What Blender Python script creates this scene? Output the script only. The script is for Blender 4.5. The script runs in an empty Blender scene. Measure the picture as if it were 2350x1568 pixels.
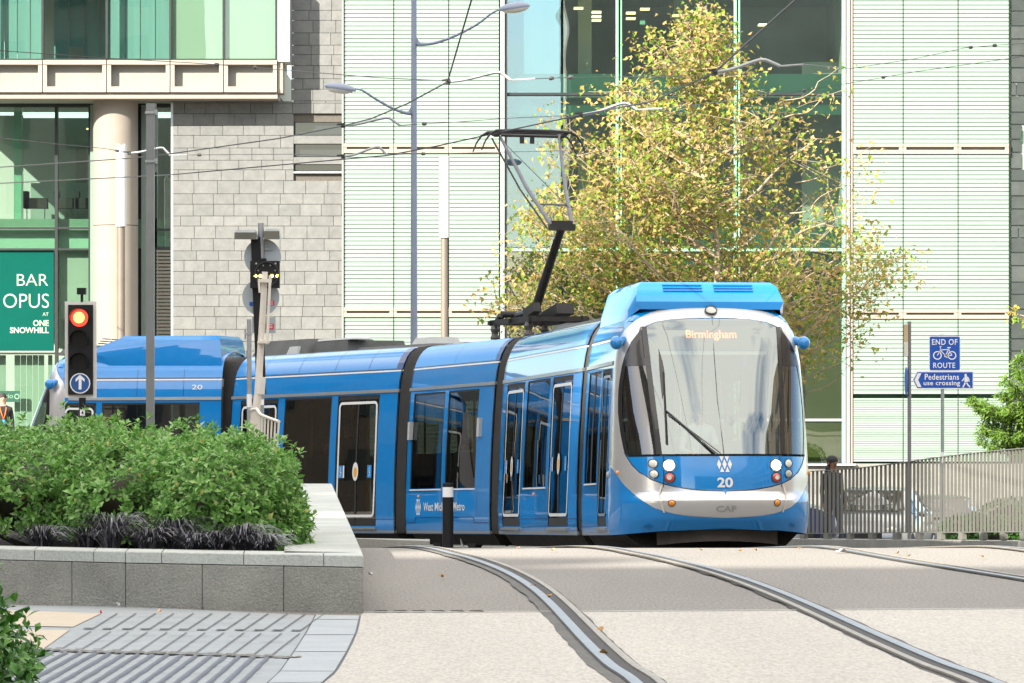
import bpy, bmesh, math, random
from mathutils import Vector, Matrix
random.seed(7)
R = math.radians
sc = bpy.context.scene
COL = sc.collection
F, CX, HZ, CAMZ = 10000.0, 1175.0, 930.0, 1.2

def P(x, y, Y):
    """survey helper: bearing/elevation read off the photograph plus a distance gives a world point"""
    return Vector(((x - CX) * Y / F, Y, CAMZ + (HZ - y) * Y / F))

def G(x, y):
    Y = CAMZ * F / (y - HZ)
    return ((x - CX) * Y / F, Y)

def zg(Y):
    if Y <= 35.5: return 0.0
    if Y <= 38: return -0.5 * 0.037 / 2.5 * (Y - 35.5) ** 2
    z = -0.04625
    if Y <= 58: return z - 0.037 * (Y - 38)
    z -= 0.74
    if Y <= 75: return z - 0.027 * (Y - 58)
    z -= 0.459
    return z - 0.06 * (min(Y, 92) - 75)

# ---------------------------------------------------------------- materials
MATS = {}
def pm(name, base, rough=0.5, metal=0.0, coat=0.0, var=0.0, vs=3.0, bump=0.0, bs=20.0, emit=None, es=0.0, island=None,
       spec=0.5, var2=0.0, vs2=60.0, transl=0.0, stretch=None, coatr=0.03, coati=1.5):
    m = bpy.data.materials.new(name); m.use_nodes = True
    nt = m.node_tree; N = nt.nodes; L = nt.links
    b = N['Principled BSDF']
    b.inputs['Roughness'].default_value = rough
    b.inputs['Metallic'].default_value = metal
    b.inputs['Coat Weight'].default_value = coat
    b.inputs['Coat Roughness'].default_value = coatr
    b.inputs['Coat IOR'].default_value = coati
    b.inputs['Specular IOR Level'].default_value = spec
    col = None
    if island:                                   # list of (pos, colour): one tone per leaf / block
        g = N.new('ShaderNodeNewGeometry'); cr = N.new('ShaderNodeValToRGB')
        L.new(g.outputs['Random Per Island'], cr.inputs['Fac'])
        els = cr.color_ramp.elements
        while len(els) < len(island): els.new(0.5)
        for e, (p, c) in zip(els, island): e.position = p; e.color = (*c, 1)
        col = cr.outputs['Color']
    else:
        rgb = N.new('ShaderNodeRGB'); rgb.outputs[0].default_value = (*base, 1); col = rgb.outputs[0]
    tc = N.new('ShaderNodeTexCoord'); src = tc.outputs['Object']
    if stretch:
        mp = N.new('ShaderNodeMapping'); mp.inputs['Scale'].default_value = stretch
        L.new(src, mp.inputs['Vector']); src = mp.outputs['Vector']
    for amt, scl in ((var, vs), (var2, vs2)):
        if amt <= 0: continue
        nz = N.new('ShaderNodeTexNoise'); nz.inputs['Scale'].default_value = scl; nz.inputs['Detail'].default_value = 5
        L.new(src, nz.inputs['Vector'])
        mr = N.new('ShaderNodeMapRange'); mr.inputs[1].default_value = 0.25; mr.inputs[2].default_value = 0.75
        mr.inputs[3].default_value = 1 - amt; mr.inputs[4].default_value = 1 + amt
        L.new(nz.outputs['Fac'], mr.inputs[0])
        mx = N.new('ShaderNodeVectorMath'); mx.operation = 'SCALE'
        L.new(col, mx.inputs[0]); L.new(mr.outputs[0], mx.inputs['Scale']); col = mx.outputs[0]
    L.new(col, b.inputs['Base Color'])
    if bump > 0:
        nz = N.new('ShaderNodeTexNoise'); nz.inputs['Scale'].default_value = bs; nz.inputs['Detail'].default_value = 6
        L.new(src, nz.inputs['Vector'])
        bp = N.new('ShaderNodeBump'); bp.inputs['Strength'].default_value = bump; bp.inputs['Distance'].default_value = 0.02
        L.new(nz.outputs['Fac'], bp.inputs['Height']); L.new(bp.outputs['Normal'], b.inputs['Normal'])
    if emit:
        b.inputs['Emission Color'].default_value = (*emit, 1); b.inputs['Emission Strength'].default_value = es
    if transl > 0:
        t = N.new('ShaderNodeBsdfTranslucent'); L.new(col, t.inputs['Color'])
        ms = N.new('ShaderNodeMixShader'); ms.inputs[0].default_value = transl
        L.new(b.outputs[0], ms.inputs[1]); L.new(t.outputs[0], ms.inputs[2])
        L.new(ms.outputs[0], N['Material Output'].inputs['Surface'])
    MATS[name] = m
    return m

def glass(name, tint, refl=0.08, rough=0.0, ripple=0.0, rs=1.5, rcol=(1, 1, 1)):
    """thin pane: part of the light passes, tinted, part is mirrored by fresnel"""
    m = bpy.data.materials.new(name); m.use_nodes = True
    nt = m.node_tree; N = nt.nodes; L = nt.links
    N.remove(N['Principled BSDF'])
    t = N.new('ShaderNodeBsdfTransparent'); t.inputs[0].default_value = (*tint, 1)
    g = N.new('ShaderNodeBsdfGlossy'); g.inputs['Roughness'].default_value = rough; g.inputs['Color'].default_value = (*rcol, 1)
    fr = N.new('ShaderNodeFresnel'); fr.inputs['IOR'].default_value = 1.5
    ge = N.new('ShaderNodeNewGeometry'); ma = N.new('ShaderNodeMath'); ma.operation = 'MULTIPLY_ADD'      # a sheet, not a solid: no inner total reflection
    ma.inputs[1].default_value = 1/1.5 - 1.5; ma.inputs[2].default_value = 1.5
    L.new(ge.outputs['Backfacing'], ma.inputs[0]); L.new(ma.outputs[0], fr.inputs['IOR'])
    ad = N.new('ShaderNodeMath'); ad.operation = 'ADD'; ad.use_clamp = True; ad.inputs[1].default_value = refl
    L.new(fr.outputs[0], ad.inputs[0])
    if ripple > 0:
        tc = N.new('ShaderNodeTexCoord'); nz = N.new('ShaderNodeTexNoise'); nz.inputs['Scale'].default_value = rs
        nz.inputs['Detail'].default_value = 1.0
        L.new(tc.outputs['Object'], nz.inputs['Vector'])
        bp = N.new('ShaderNodeBump'); bp.inputs['Strength'].default_value = ripple; bp.inputs['Distance'].default_value = 0.05
        L.new(nz.outputs['Fac'], bp.inputs['Height']); L.new(bp.outputs['Normal'], g.inputs['Normal'])
    ms = N.new('ShaderNodeMixShader'); L.new(ad.outputs[0], ms.inputs[0]); L.new(t.outputs[0], ms.inputs[1]); L.new(g.outputs[0], ms.inputs[2])
    L.new(ms.outputs[0], N['Material Output'].inputs['Surface'])
    MATS[name] = m
    return m

# ---------------------------------------------------------------- mesh builder
class MB:
    def __init__(s): s.v = []; s.f = []; s.mi = []; s.m = 0
    def face(s, pts):
        b = len(s.v); s.v.extend(Vector(p) for p in pts); s.f.append(tuple(range(b, b + len(pts)))); s.mi.append(s.m)
    def raw(s, vs, fs):
        b = len(s.v); s.v.extend(Vector(p) for p in vs)
        for f in fs: s.f.append(tuple(b + i for i in f)); s.mi.append(s.m)
    def box(s, lo, hi):
        x0, y0, z0 = lo; x1, y1, z1 = hi
        s.raw([(x0,y0,z0),(x1,y0,z0),(x1,y1,z0),(x0,y1,z0),(x0,y0,z1),(x1,y0,z1),(x1,y1,z1),(x0,y1,z1)],
              [(0,3,2,1),(4,5,6,7),(0,1,5,4),(1,2,6,5),(2,3,7,6),(3,0,4,7)])
    def hexa(s, c):      # 8 corners, order as box
        s.raw(c, [(0,3,2,1),(4,5,6,7),(0,1,5,4),(1,2,6,5),(2,3,7,6),(3,0,4,7)])
    def tube(s, pts, r, n=8, cap=True, ry=None):
        pts = [Vector(p) for p in pts]; k = len(pts)
        rr = r if isinstance(r, (list, tuple)) else [r] * k
        up = None; rings = []
        for i, p in enumerate(pts):
            d = (pts[min(i+1, k-1)] - pts[max(i-1, 0)]).normalized()
            if up is None: up = Vector((0,0,1)) if abs(d.z) < 0.9 else Vector((1,0,0))
            a = d.cross(up).normalized(); u2 = a.cross(d).normalized(); up = u2
            ring = [p + a * (rr[i] * math.cos(t)) + u2 * ((ry[i] if ry else rr[i]) * math.sin(t)) for t in [2*math.pi*j/n for j in range(n)]]
            rings.append(ring)
        vs = [q for ring in rings for q in ring]; fs = []
        for i in range(k-1):
            for j in range(n):
                fs.append((i*n+j, i*n+(j+1)%n, (i+1)*n+(j+1)%n, (i+1)*n+j))
        if cap: fs.append(tuple(reversed(range(n)))); fs.append(tuple((k-1)*n+j for j in range(n)))
        s.raw(vs, fs)
    def bar(s, a, b, w, h, up=(0,0,1)):
        a = Vector(a); b = Vector(b); d = (b-a).normalized(); up = Vector(up)
        if abs(d.dot(up)) > 0.98: up = Vector((0,1,0))
        x = d.cross(up).normalized() * (w/2); z = x.cross(d).normalized() * (h/2)
        s.hexa([a-x-z, b-x-z, b+x-z, a+x-z, a-x+z, b-x+z, b+x+z, a+x+z])
    def prism(s, poly, fn0, fn1):     # poly of 2-d points mapped to two faces
        n = len(poly); a = [fn0(*p) for p in poly]; b = [fn1(*p) for p in poly]
        s.raw(a + b, [tuple(reversed(range(n))), tuple(n+i for i in range(n))] + [(i, (i+1)%n, n+(i+1)%n, n+i) for i in range(n)])
    def grid(s, rows, close=False):
        n = len(rows[0]); vs = [q for r in rows for q in r]; fs = []
        for i in range(len(rows)-1):
            for j in range(n if close else n-1):
                fs.append((i*n+j, i*n+(j+1)%n, (i+1)*n+(j+1)%n, (i+1)*n+j))
        s.raw(vs, fs)
    def ell(s, c, rx, ry, rz, nu=14, nv=9, v0=-1.0, v1=1.0, rot=None):
        rows = []
        for i in range(nv+1):
            a = math.pi/2*(v0+(v1-v0)*i/nv)
            row = []
            for j in range(nu):
                t = 2*math.pi*j/nu; q = Vector((rx*math.cos(a)*math.cos(t), ry*math.cos(a)*math.sin(t), rz*math.sin(a)))
                if rot: q = rot @ q
                row.append(Vector(c)+q)
            rows.append(row)
        s.grid(rows, True)
    def build(s, name, mat, parent=None, smooth=False, label=None, ang=None):
        off = Vector((0,0,0)); p = parent
        while p is not None: off += p.location; p = p.parent
        me = bpy.data.meshes.new(name)
        me.from_pydata([v - off for v in s.v], [], s.f)
        ms = mat if isinstance(mat, (list, tuple)) else [mat]
        for m in ms: me.materials.append(MATS[m] if isinstance(m, str) else m)
        if len(ms) > 1: me.polygons.foreach_set('material_index', s.mi)
        if smooth:
            me.polygons.foreach_set('use_smooth', [True]*len(me.polygons))
            bm = bmesh.new(); bm.from_mesh(me)
            bmesh.ops.remove_doubles(bm, verts=bm.verts, dist=1e-5)
            bmesh.ops.recalc_face_normals(bm, faces=bm.faces)
            a = R(ang or 50)
            for e in bm.edges:
                if len(e.link_faces) == 2 and e.calc_face_angle(0) > a: e.smooth = False
            bm.to_mesh(me); bm.free()
        me.update()
        o = bpy.data.objects.new(name, me); COL.objects.link(o)
        if parent is not None: o.parent = parent
        if label: o['label'] = label
        return o

def tag(o, label=None, cat=None, group=None, kind=None):
    if label: o['label'] = label
    if cat: o['category'] = cat
    if group: o['group'] = group
    if kind: o['kind'] = kind
    return o
def thing(name, label, cat, loc=(0,0,0), group=None):
    o = bpy.data.objects.new(name, None); COL.objects.link(o); o.empty_display_size = 0.2
    o.location = loc
    return tag(o, label, cat, group)
def struct(o): o['kind'] = 'structure'; return o
def copy_tree(o, parent=None):
    c = o.copy(); COL.objects.link(c)
    if parent is not None: c.parent = parent
    for ch in [q for q in bpy.data.objects if q.parent == o]: copy_tree(ch, c)
    return c

def text_geo(s, bold=0.0, space=1.0):
    cu = bpy.data.curves.new('lettering', 'FONT'); cu.body = s; cu.size = 1.0; cu.offset = bold; cu.resolution_u = 4; cu.space_character = space
    ob = bpy.data.objects.new('lettering', cu); COL.objects.link(ob)
    dg = bpy.context.evaluated_depsgraph_get(); dg.update()
    e = ob.evaluated_get(dg); me = e.to_mesh()
    vs = [(v.co.x, v.co.y) for v in me.vertices]; fs = [tuple(p.vertices) for p in me.polygons]
    e.to_mesh_clear(); bpy.data.objects.remove(ob); bpy.data.curves.remove(cu)
    return vs, fs
def text_rect(mb, s, u0, u1, v0, v1, fn, bold=0.0, space=1.0):
    vs, fs = text_geo(s, bold, space)
    a0 = min(v[0] for v in vs); a1 = max(v[0] for v in vs); b0 = min(v[1] for v in vs); b1 = max(v[1] for v in vs)
    mb.raw([fn(u0+(u1-u0)*(x-a0)/(a1-a0), v0+(v1-v0)*(y-b0)/(b1-b0)) for x, y in vs], fs)

def smooth_path(pts, n=8):
    pts = [Vector(p) for p in pts]; out = []
    for i in range(len(pts)-1):
        p0 = pts[max(i-1,0)]; p1 = pts[i]; p2 = pts[i+1]; p3 = pts[min(i+2,len(pts)-1)]
        for k in range(n):
            t = k/n
            out.append(0.5*((2*p1)+(p2-p0)*t+(2*p0-5*p1+4*p2-p3)*t*t+(3*p1-p0-3*p2+p3)*t**3))
    out.append(pts[-1]); return out
def lerp(a, b, t): return a + (b-a)*t
def interp(tab, x):
    if x <= tab[0][0]: return tab[0][1]
    for (a, b), (c, d) in zip(tab, tab[1:]):
        if x <= c: return b + (d-b)*(x-a)/(c-a)
    return tab[-1][1]

# ---------------------------------------------------------------- palette
pm('asphalt', (0.178,0.167,0.152), 0.9, var=0.15, vs=0.6, var2=0.36, vs2=55, bump=0.4, bs=60, stretch=(1,.22,1))
pm('asphalt_dark', (0.10,0.096,0.09), 0.9, var=0.2, vs=3, var2=0.35, vs2=80, bump=0.4, bs=90)
pm('light_paving', (0.365,0.346,0.316), 0.85, var=0.10, vs=0.6, var2=0.25, vs2=60, bump=0.4, bs=70, stretch=(1,.22,1))
pm('grey_slab', (0.235,0.258,0.272), 0.75, var=0.10, vs=4, var2=0.08, vs2=60, bump=0.15, bs=60)
pm('grey_slab_pale', (0.275,0.302,0.322), 0.72, var=0.08, vs=3, var2=0.08, vs2=60, bump=0.15, bs=60)
pm('joint_shade_dark', (0.06,0.065,0.075), 0.8, var=0.2, vs=20)  # dark of the slab joints, also of the painted blade shadows
pm('rib_blue', (0.10,0.115,0.145), 0.8, var=0.2, vs=30)
pm('beige_slab', (0.40,0.345,0.27), 0.8, var=0.08, vs=5, var2=0.1, vs2=60)
pm('steel_rail', (0.26,0.265,0.26), 0.45, metal=0.8, var=0.1, vs=8)
pm('groove', (0.035,0.03,0.027), 0.8, var=0.3, vs=12)
pm('rail_rust', (0.27,0.245,0.20), 0.55, metal=0.5, var=0.2, vs=10)
pm('granite', (0.21,0.21,0.192), 0.85, var=0.28, vs=2.0, var2=0.22, vs2=70, bump=0.5, bs=80)
pm('granite_pale', (0.36,0.38,0.36), 0.8, var=0.16, vs=2.2, var2=0.16, vs2=60, bump=0.3, bs=80)
pm('mortar', (0.12,0.115,0.10), 0.9, var=0.2, vs=30)
pm('soil', (0.03,0.022,0.016), 0.95, var=0.4, vs=20, bump=0.8, bs=25)
pm('kerb', (0.24,0.24,0.22), 0.85, var=0.2, vs=2, var2=0.2, vs2=40, bump=0.3, bs=60)
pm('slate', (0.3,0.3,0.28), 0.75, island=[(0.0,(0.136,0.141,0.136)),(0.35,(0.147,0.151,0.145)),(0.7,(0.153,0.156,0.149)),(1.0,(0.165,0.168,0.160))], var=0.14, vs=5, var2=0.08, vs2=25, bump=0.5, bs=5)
pm('slate_shaded', (0.3,0.3,0.28), 0.8, island=[(0.0,(0.030,0.040,0.037)),(0.5,(0.042,0.052,0.048)),(1.0,(0.056,0.066,0.062))], var=0.2, vs=4, bump=0.4, bs=6)  # shade on the far-right return is put into this stone colour
pm('slate_joint', (0.105,0.095,0.08), 0.9, var=0.2, vs=20)
pm('precast', (0.29,0.26,0.22), 0.7, var=0.05, vs=2, bump=0.05, bs=60)
pm('precast_column', (0.27,0.235,0.195), 0.75, var=0.06, vs=1.5, bump=0.05, bs=60)
pm('white_metal', (0.30,0.31,0.30), 0.4, var=0.03, vs=5)
pm('louvre_white', (0.195,0.265,0.218), 0.4, var=0.04, vs=2, stretch=(0.3,1,1))
pm('louvre_back', (0.09,0.20,0.125), 0.6, var=0.25, vs=0.8)
pm('blind_pale', (0.235,0.275,0.215), 0.8, var=0.04, vs=1)
pm('spandrel_recess', (0.26,0.25,0.22), 0.7, var=0.05, vs=2)
pm('frame_dark', (0.028,0.034,0.034), 0.45, metal=0.3, var=0.15, vs=6)
pm('frame_silver', (0.46,0.49,0.49), 0.35, metal=0.6, var=0.06, vs=4)
pm('frame_green', (0.22,0.46,0.31), 0.4, var=0.06, vs=4)
pm('room_wall', (0.36,0.40,0.35), 0.9, var=0.12, vs=0.6)
pm('room_dark', (0.36,0.42,0.38), 0.9, var=0.2, vs=0.5)
pm('room_olive', (0.075,0.066,0.014), 0.9, var=0.2, vs=0.7)
pm('room_ceiling', (0.28,0.30,0.27), 0.9, var=0.05, vs=1)
pm('room_light', (1,0.9,0.7), 0.5, emit=(1,0.72,0.35), es=0.9)
pm('blind_teal', (0.135,0.235,0.225), 0.8, var=0.12, vs=0.8, stretch=(6,1,0.4))
pm('green_spandrel', (0.20,0.34,0.23), 0.35, var=0.06, vs=1.5)
pm('deep_green_spandrel', (0.025,0.085,0.06), 0.3, var=0.15, vs=1.0)
pm('sign_teal', (0.0,0.072,0.054), 0.6, spec=0.08, var=0.05, vs=2)
pm('sign_cream', (0.32,0.42,0.31), 0.5, var=0.02, vs=4)
pm('tower_stone', (0.22,0.20,0.18), 0.8, var=0.1, vs=0.3)
pm('brick_tan', (0.17,0.135,0.10), 0.85, var=0.2, vs=0.8)
pm('tower_dark', (0.30,0.33,0.31), 0.8, var=0.5, vs=0.15)
pm('dark_window', (0.03,0.035,0.04), 0.1, var=0.2, vs=0.5)
glass('glass_green', (0.85,0.945,0.90), 0.02, ripple=0.03, rs=0.8)
glass('glass_green_dark', (0.78,0.88,0.82), 0.085, ripple=0.05, rs=0.6)
glass('glass_sky', (0.70,0.82,0.85), 0.13, ripple=0.06, rs=0.7, rcol=(0.72,0.88,1.0))  # stronger, bluer mirroring put into these panes for reflected sky
# tram
BLUE = (0.0,0.198,0.55)
pm('tram_blue', BLUE, 0.30, coat=1.0, spec=0.15, var=0.06, vs=1.0, var2=0.05, vs2=9, coati=1.62)
pm('tram_blue_dark', (0.0,0.03,0.13), 0.35, coat=0.5, var=0.05, vs=2)
pm('vent_blue', (0.0,0.10,0.33), 0.4, coat=0.3, var=0.05, vs=2)
pm('tram_silver', (0.56,0.56,0.57), 0.30, metal=0.55, coat=0.6, var=0.03, vs=3)
pm('tram_white', (0.72,0.73,0.72), 0.35, var=0.03, vs=6)
pm('tram_black', (0.012,0.012,0.013), 0.25, coat=0.4, var=0.1, vs=6)
pm('rubber', (0.018,0.018,0.018), 0.65, var=0.25, vs=8)
pm('bellows_grey', (0.028,0.028,0.028), 0.6, var=0.2, vs=6)
pm('under_dark', (0.022,0.020,0.018), 0.85, var=0.4, vs=4)
pm('deflector', (0.055,0.045,0.038), 0.8, var=0.25, vs=6, var2=0.2, vs2=60)
pm('roof_grey', (0.085,0.09,0.088), 0.7, var=0.2, vs=3)
pm('roof_pale', (0.40,0.42,0.42), 0.6, var=0.1, vs=5)
pm('grey_trim', (0.34,0.36,0.36), 0.35, metal=0.5, var=0.06, vs=6)
pm('interior_grey', (0.12,0.125,0.125), 0.7, var=0.05, vs=2)
pm('interior_floor', (0.06,0.06,0.065), 0.8, var=0.15, vs=6)
pm('seat_fabric', (0.035,0.055,0.10), 0.9, var=0.3, vs=30)
pm('lamp_on', (1,1,1), 0.3, emit=(1.0,0.97,0.9), es=10.0)
pm('lamp_lens', (0.62,0.62,0.55), 0.12, coat=1.0, var=0.1, vs=40)
pm('lamp_dim', (0.35,0.36,0.33), 0.12, coat=1.0, var=0.1, vs=40)
pm('lamp_rim', (0.03,0.03,0.03), 0.4, var=0.1, vs=10)
pm('lamp_red', (0.42,0.03,0.02), 0.15, coat=1.0, var=0.1, vs=30)
pm('lamp_amber', (0.80,0.26,0.0), 0.15, coat=1.0, var=0.15, vs=60)
pm('led_orange', (1,0.2,0.02), 0.5, emit=(1.0,0.13,0.025), es=2.2)
pm('sticker_blue', (0.02,0.25,0.62), 0.5, var=0.05, vs=20)
pm('button_amber', (0.70,0.36,0.05), 0.4, var=0.15, vs=60)
pm('panto_dark', (0.035,0.034,0.034), 0.5, metal=0.4, var=0.3, vs=8)
pm('panto_grey', (0.16,0.165,0.18), 0.4, metal=0.6, var=0.2, vs=10)
glass('tram_glass', (0.20,0.215,0.21), 0.05, ripple=0.015, rs=1.2)
glass('corner_glass', (0.34,0.39,0.36), 0.09, ripple=0.02, rs=1.0)
glass('windscreen_glass', (0.46,0.52,0.50), 0.20, ripple=0.02, rs=0.9, rcol=(0.86,0.95,0.95))
# street
pm('post_grey', (0.19,0.195,0.195), 0.45, metal=0.4, var=0.1, vs=5)
pm('post_blue_grey', (0.23,0.26,0.34), 0.45, metal=0.3, var=0.06, vs=4)
pm('galvanised', (0.32,0.335,0.345), 0.5, metal=0.55, var=0.12, vs=10)
pm('sign_back', (0.36,0.40,0.43), 0.5, metal=0.3, var=0.08, vs=6)
pm('black_paint', (0.010,0.010,0.011), 0.5, spec=0.25, var=0.15, vs=8)
pm('signal_white', (0.62,0.60,0.57), 0.5, var=0.05, vs=8)
pm('signal_red_on', (0.6,0.02,0.01), 0.3, emit=(1.0,0.03,0.015), es=1.0)
pm('signal_red_core', (1,0.5,0.1), 0.3, emit=(1.0,0.36,0.08), es=1.3)
pm('signal_dark_lens', (0.012,0.010,0.010), 0.35, coat=0.0, spec=0.2, var=0.2, vs=30)
pm('led_yellow', (1,0.85,0.1), 0.4, emit=(1.0,0.80,0.12), es=3.0)
pm('sign_blue', (0.0,0.07,0.40), 0.45, var=0.03, vs=8)
pm('sign_navy', (0.01,0.075,0.26), 0.45, var=0.04, vs=20)
pm('sign_white', (0.78,0.78,0.80), 0.5, var=0.02, vs=8)
pm('sticker_red', (0.60,0.03,0.04), 0.5, var=0.1, vs=40)
pm('cream_paint', (0.62,0.58,0.51), 0.5, var=0.06, vs=8)
pm('yellow_tape', (0.80,0.52,0.0), 0.5, var=0.05, vs=20)
pm('lit_column_white', (0.55,0.55,0.55), 0.4, var=0.02, vs=4)
pm('post_brown', (0.20,0.17,0.14), 0.5, metal=0.3, var=0.08, vs=4)
pm('fence_grey', (0.165,0.165,0.148), 0.5, metal=0.3, var=0.08, vs=3)
pm('wire', (0.05,0.05,0.05), 0.5, metal=0.5, var=0.1, vs=5)
pm('arm_grey', (0.34,0.36,0.37), 0.6, var=0.1, vs=8)
pm('insulator', (0.08,0.075,0.07), 0.5, var=0.2, vs=20)
pm('box_beige', (0.50,0.36,0.20), 0.6, var=0.1, vs=8)
# cars, people
pm('car_blue', (0.015,0.03,0.13), 0.3, coat=1.0, var=0.05, vs=2)
pm('car_silver', (0.22,0.23,0.24), 0.3, metal=0.5, coat=1.0, var=0.04, vs=2)
pm('car_dark', (0.02,0.021,0.024), 0.3, coat=1.0, var=0.05, vs=2)
pm('car_glass', (0.02,0.025,0.027), 0.05, coat=1.0, var=0.1, vs=1)
pm('tyre', (0.015,0.015,0.015), 0.8, var=0.2, vs=10)
pm('rim', (0.40,0.41,0.42), 0.35, metal=0.8, var=0.1, vs=8)
pm('skin_light', (0.55,0.30,0.20), 0.55, var=0.06, vs=12)
pm('skin_dark', (0.16,0.075,0.04), 0.55, var=0.06, vs=12)
pm('twig_brown', (0.10,0.07,0.04), 0.9, var=0.3, vs=10)
pm('hair_dark', (0.018,0.014,0.012), 0.7, var=0.3, vs=40)
pm('cloth_black', (0.016,0.017,0.02), 0.85, var=0.3, vs=12)
pm('cloth_navy', (0.02,0.028,0.05), 0.85, var=0.25, vs=12)
pm('cloth_grey', (0.16,0.17,0.18), 0.85, var=0.2, vs=12)
pm('shirt_pale', (0.55,0.62,0.66), 0.8, var=0.06, vs=12)
pm('lanyard_orange', (0.80,0.16,0.01), 0.6, var=0.1, vs=20)
# plants
pm('leaf_shrub', (0.1,0.2,0.05), 0.5, island=[(0.0,(0.06,0.17,0.028)),(0.4,(0.13,0.30,0.052)),(0.75,(0.21,0.41,0.10)),(0.97,(0.34,0.49,0.22)),(1.0,(0.45,0.38,0.08))], transl=0.28, spec=0.35)
pm('leaf_glossy', (0.1,0.2,0.05), 0.4, island=[(0.0,(0.02,0.09,0.01)),(0.5,(0.045,0.16,0.018)),(1.0,(0.10,0.25,0.035))], transl=0.2, spec=0.4)
pm('leaf_plane', (0.2,0.2,0.05), 0.6, island=[(0.0,(0.13,0.24,0.03)),(0.28,(0.24,0.32,0.045)),(0.5,(0.30,0.28,0.06)),(0.72,(0.38,0.27,0.09)),(0.9,(0.48,0.33,0.16)),(1.0,(0.50,0.42,0.09))], transl=0.36, spec=0.3)
pm('leaf_fine', (0.2,0.3,0.05), 0.55, island=[(0.0,(0.05,0.125,0.012)),(0.5,(0.10,0.20,0.022)),(1.0,(0.18,0.27,0.04))], transl=0.3, spec=0.3)
pm('leaf_black', (0.02,0.02,0.02), 0.35, island=[(0.0,(0.016,0.015,0.021)),(0.5,(0.045,0.044,0.056)),(0.8,(0.12,0.12,0.145)),(1.0,(0.27,0.27,0.30))], spec=0.6)  # paler blade tones put in for grey highlights
pm('leaf_dry', (0.3,0.15,0.05), 0.8, island=[(0.0,(0.30,0.15,0.05)),(1.0,(0.45,0.28,0.10))])
pm('bark_pale', (0.36,0.29,0.20), 0.85, var=0.3, vs=4, bump=0.3, bs=15)
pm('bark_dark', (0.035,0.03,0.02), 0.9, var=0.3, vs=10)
pm('litter_white', (0.7,0.7,0.7), 0.7, var=0.05, vs=30)
# ================================================================ ground
mb = MB()
ys = [-70,-30,0,12] + [14+1.5*i for i in range(14)] + [35.0+0.25*i for i in range(17)] + [40+2*i for i in range(36)] + [114,130,200,320]
xs = [-160,-60,-20,-8,0,8,20,60,160]
mb.grid([[(x, y, zg(y)) for x in xs] for y in ys])
struct(mb.build('road', 'asphalt', smooth=True))

def sheet(name, poly, dz, mat):
    m = MB(); m.face([(x, y, dz) for x, y in poly]); o = m.build(name, mat)
    for p in o.data.polygons:
        if p.normal.z < 0: p.flip()
    return o
def strip(mb, left, right, dz):
    mb.grid([[(a[0], a[1], zg(a[1])+dz), (b[0], b[1], zg(b[1])+dz)] for a, b in zip(left, right)])

edge_r = [G(827,1416), G(818,1455), G(797,1500), G(770,1545), G(742,1570), G(690,1625), G(560,1740)]
edge_l = [G(724,1414), G(702,1455), G(673,1500), G(641,1545), G(612,1572), G(545,1640), G(400,1740)]
far_line = [G(835,1409), G(1300,1407), G(1900,1403), G(2350,1400)]
struct(sheet('pavement', far_line + [(12, 25.4), (12, 9), (edge_r[-1][0], 9)] + edge_r[::-1], 0.006, 'light_paving'))
# thin metal edging between the two surfaces
m = MB()
pts = [Vector((x, y, 0)) for x, y in far_line] + [Vector((12, 25.45, 0))]
for a, b in zip(pts, pts[1:]):
    d = Vector((0, 0.06, 0)); m.face([a-d*0.3+Vector((0,0,.011)), b-d*0.3+Vector((0,0,.011)), b+d*0.5+Vector((0,0,.011)), a+d*0.5+Vector((0,0,.011))])
struct(m.build('pavement_edging', 'granite_pale'))
m = MB()
for k in range(6):                                         # broken dark dirt along the edging
    x0 = -0.8 + k*0.11
    m.face([(x0, 25.12, .0125), (x0+.09, 25.10, .0125), (x0+.07, 25.26, .0125), (x0+.01, 25.24, .0125)])
struct(m.build('pavement_dirt', 'soil'))
# left paving
struct(sheet('path', [(-9, 9), (edge_l[-1][0], 9)] + edge_l[::-1] + [(-2.3, 25.9), (-9, 27.2)], 0.004, 'grey_slab'))
m = MB()
def along(path, t):
    i = min(int(t), len(path)-2); f = t-i
    return Vector((lerp(path[i][0], path[i+1][0], f), lerp(path[i][1], path[i+1][1], f), 0))
e_l = smooth_path([(x, y, 0) for x, y in edge_l], 6); e_r = smooth_path([(x, y, 0) for x, y in edge_r], 6)
cuts = [0, 0.28, 1.14, 2.0, 3.0, 4.0, 5.0, 6.0]
for c0, c1 in zip(cuts, cuts[1:]):
    rows = []
    for k in range(7):
        t = lerp(c0+0.012, c1-0.012, k/6)
        a = along(edge_l, min(t, 5.999)); b = along(edge_r, min(t, 5.999)); d = (b-a).normalized()*0.006
        rows.append([a+d+Vector((0,0,.009)), b-d+Vector((0,0,.009))])
    m.grid(rows)
struct(m.build('kerb_slabs', 'grey_slab_pale'))
m = MB(); rows = []
for a, b in zip(e_l, e_r):
    d = (b-a).normalized()*0.004; rows.append([a-d+Vector((0,0,.0065)), b+d+Vector((0,0,.0065))])
m.grid(rows); struct(m.build('kerb_joint', 'joint_shade_dark'))
# beige slabs at the far left
def gp(*pp): return [G(x, y) for x, y in pp]
struct(sheet('beige_paving', gp((-60,1401),(232,1411),(168,1442),(-60,1438)), 0.008, 'beige_slab'))
struct(sheet('beige_paving', gp((-80,1447),(160,1449),(98,1494),(-90,1490)), 0.008, 'beige_slab'))
struct(sheet('beige_paving', gp((-90,1494),(70,1497),(-10,1560),(-140,1560)), 0.0085, 'beige_slab'))
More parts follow.
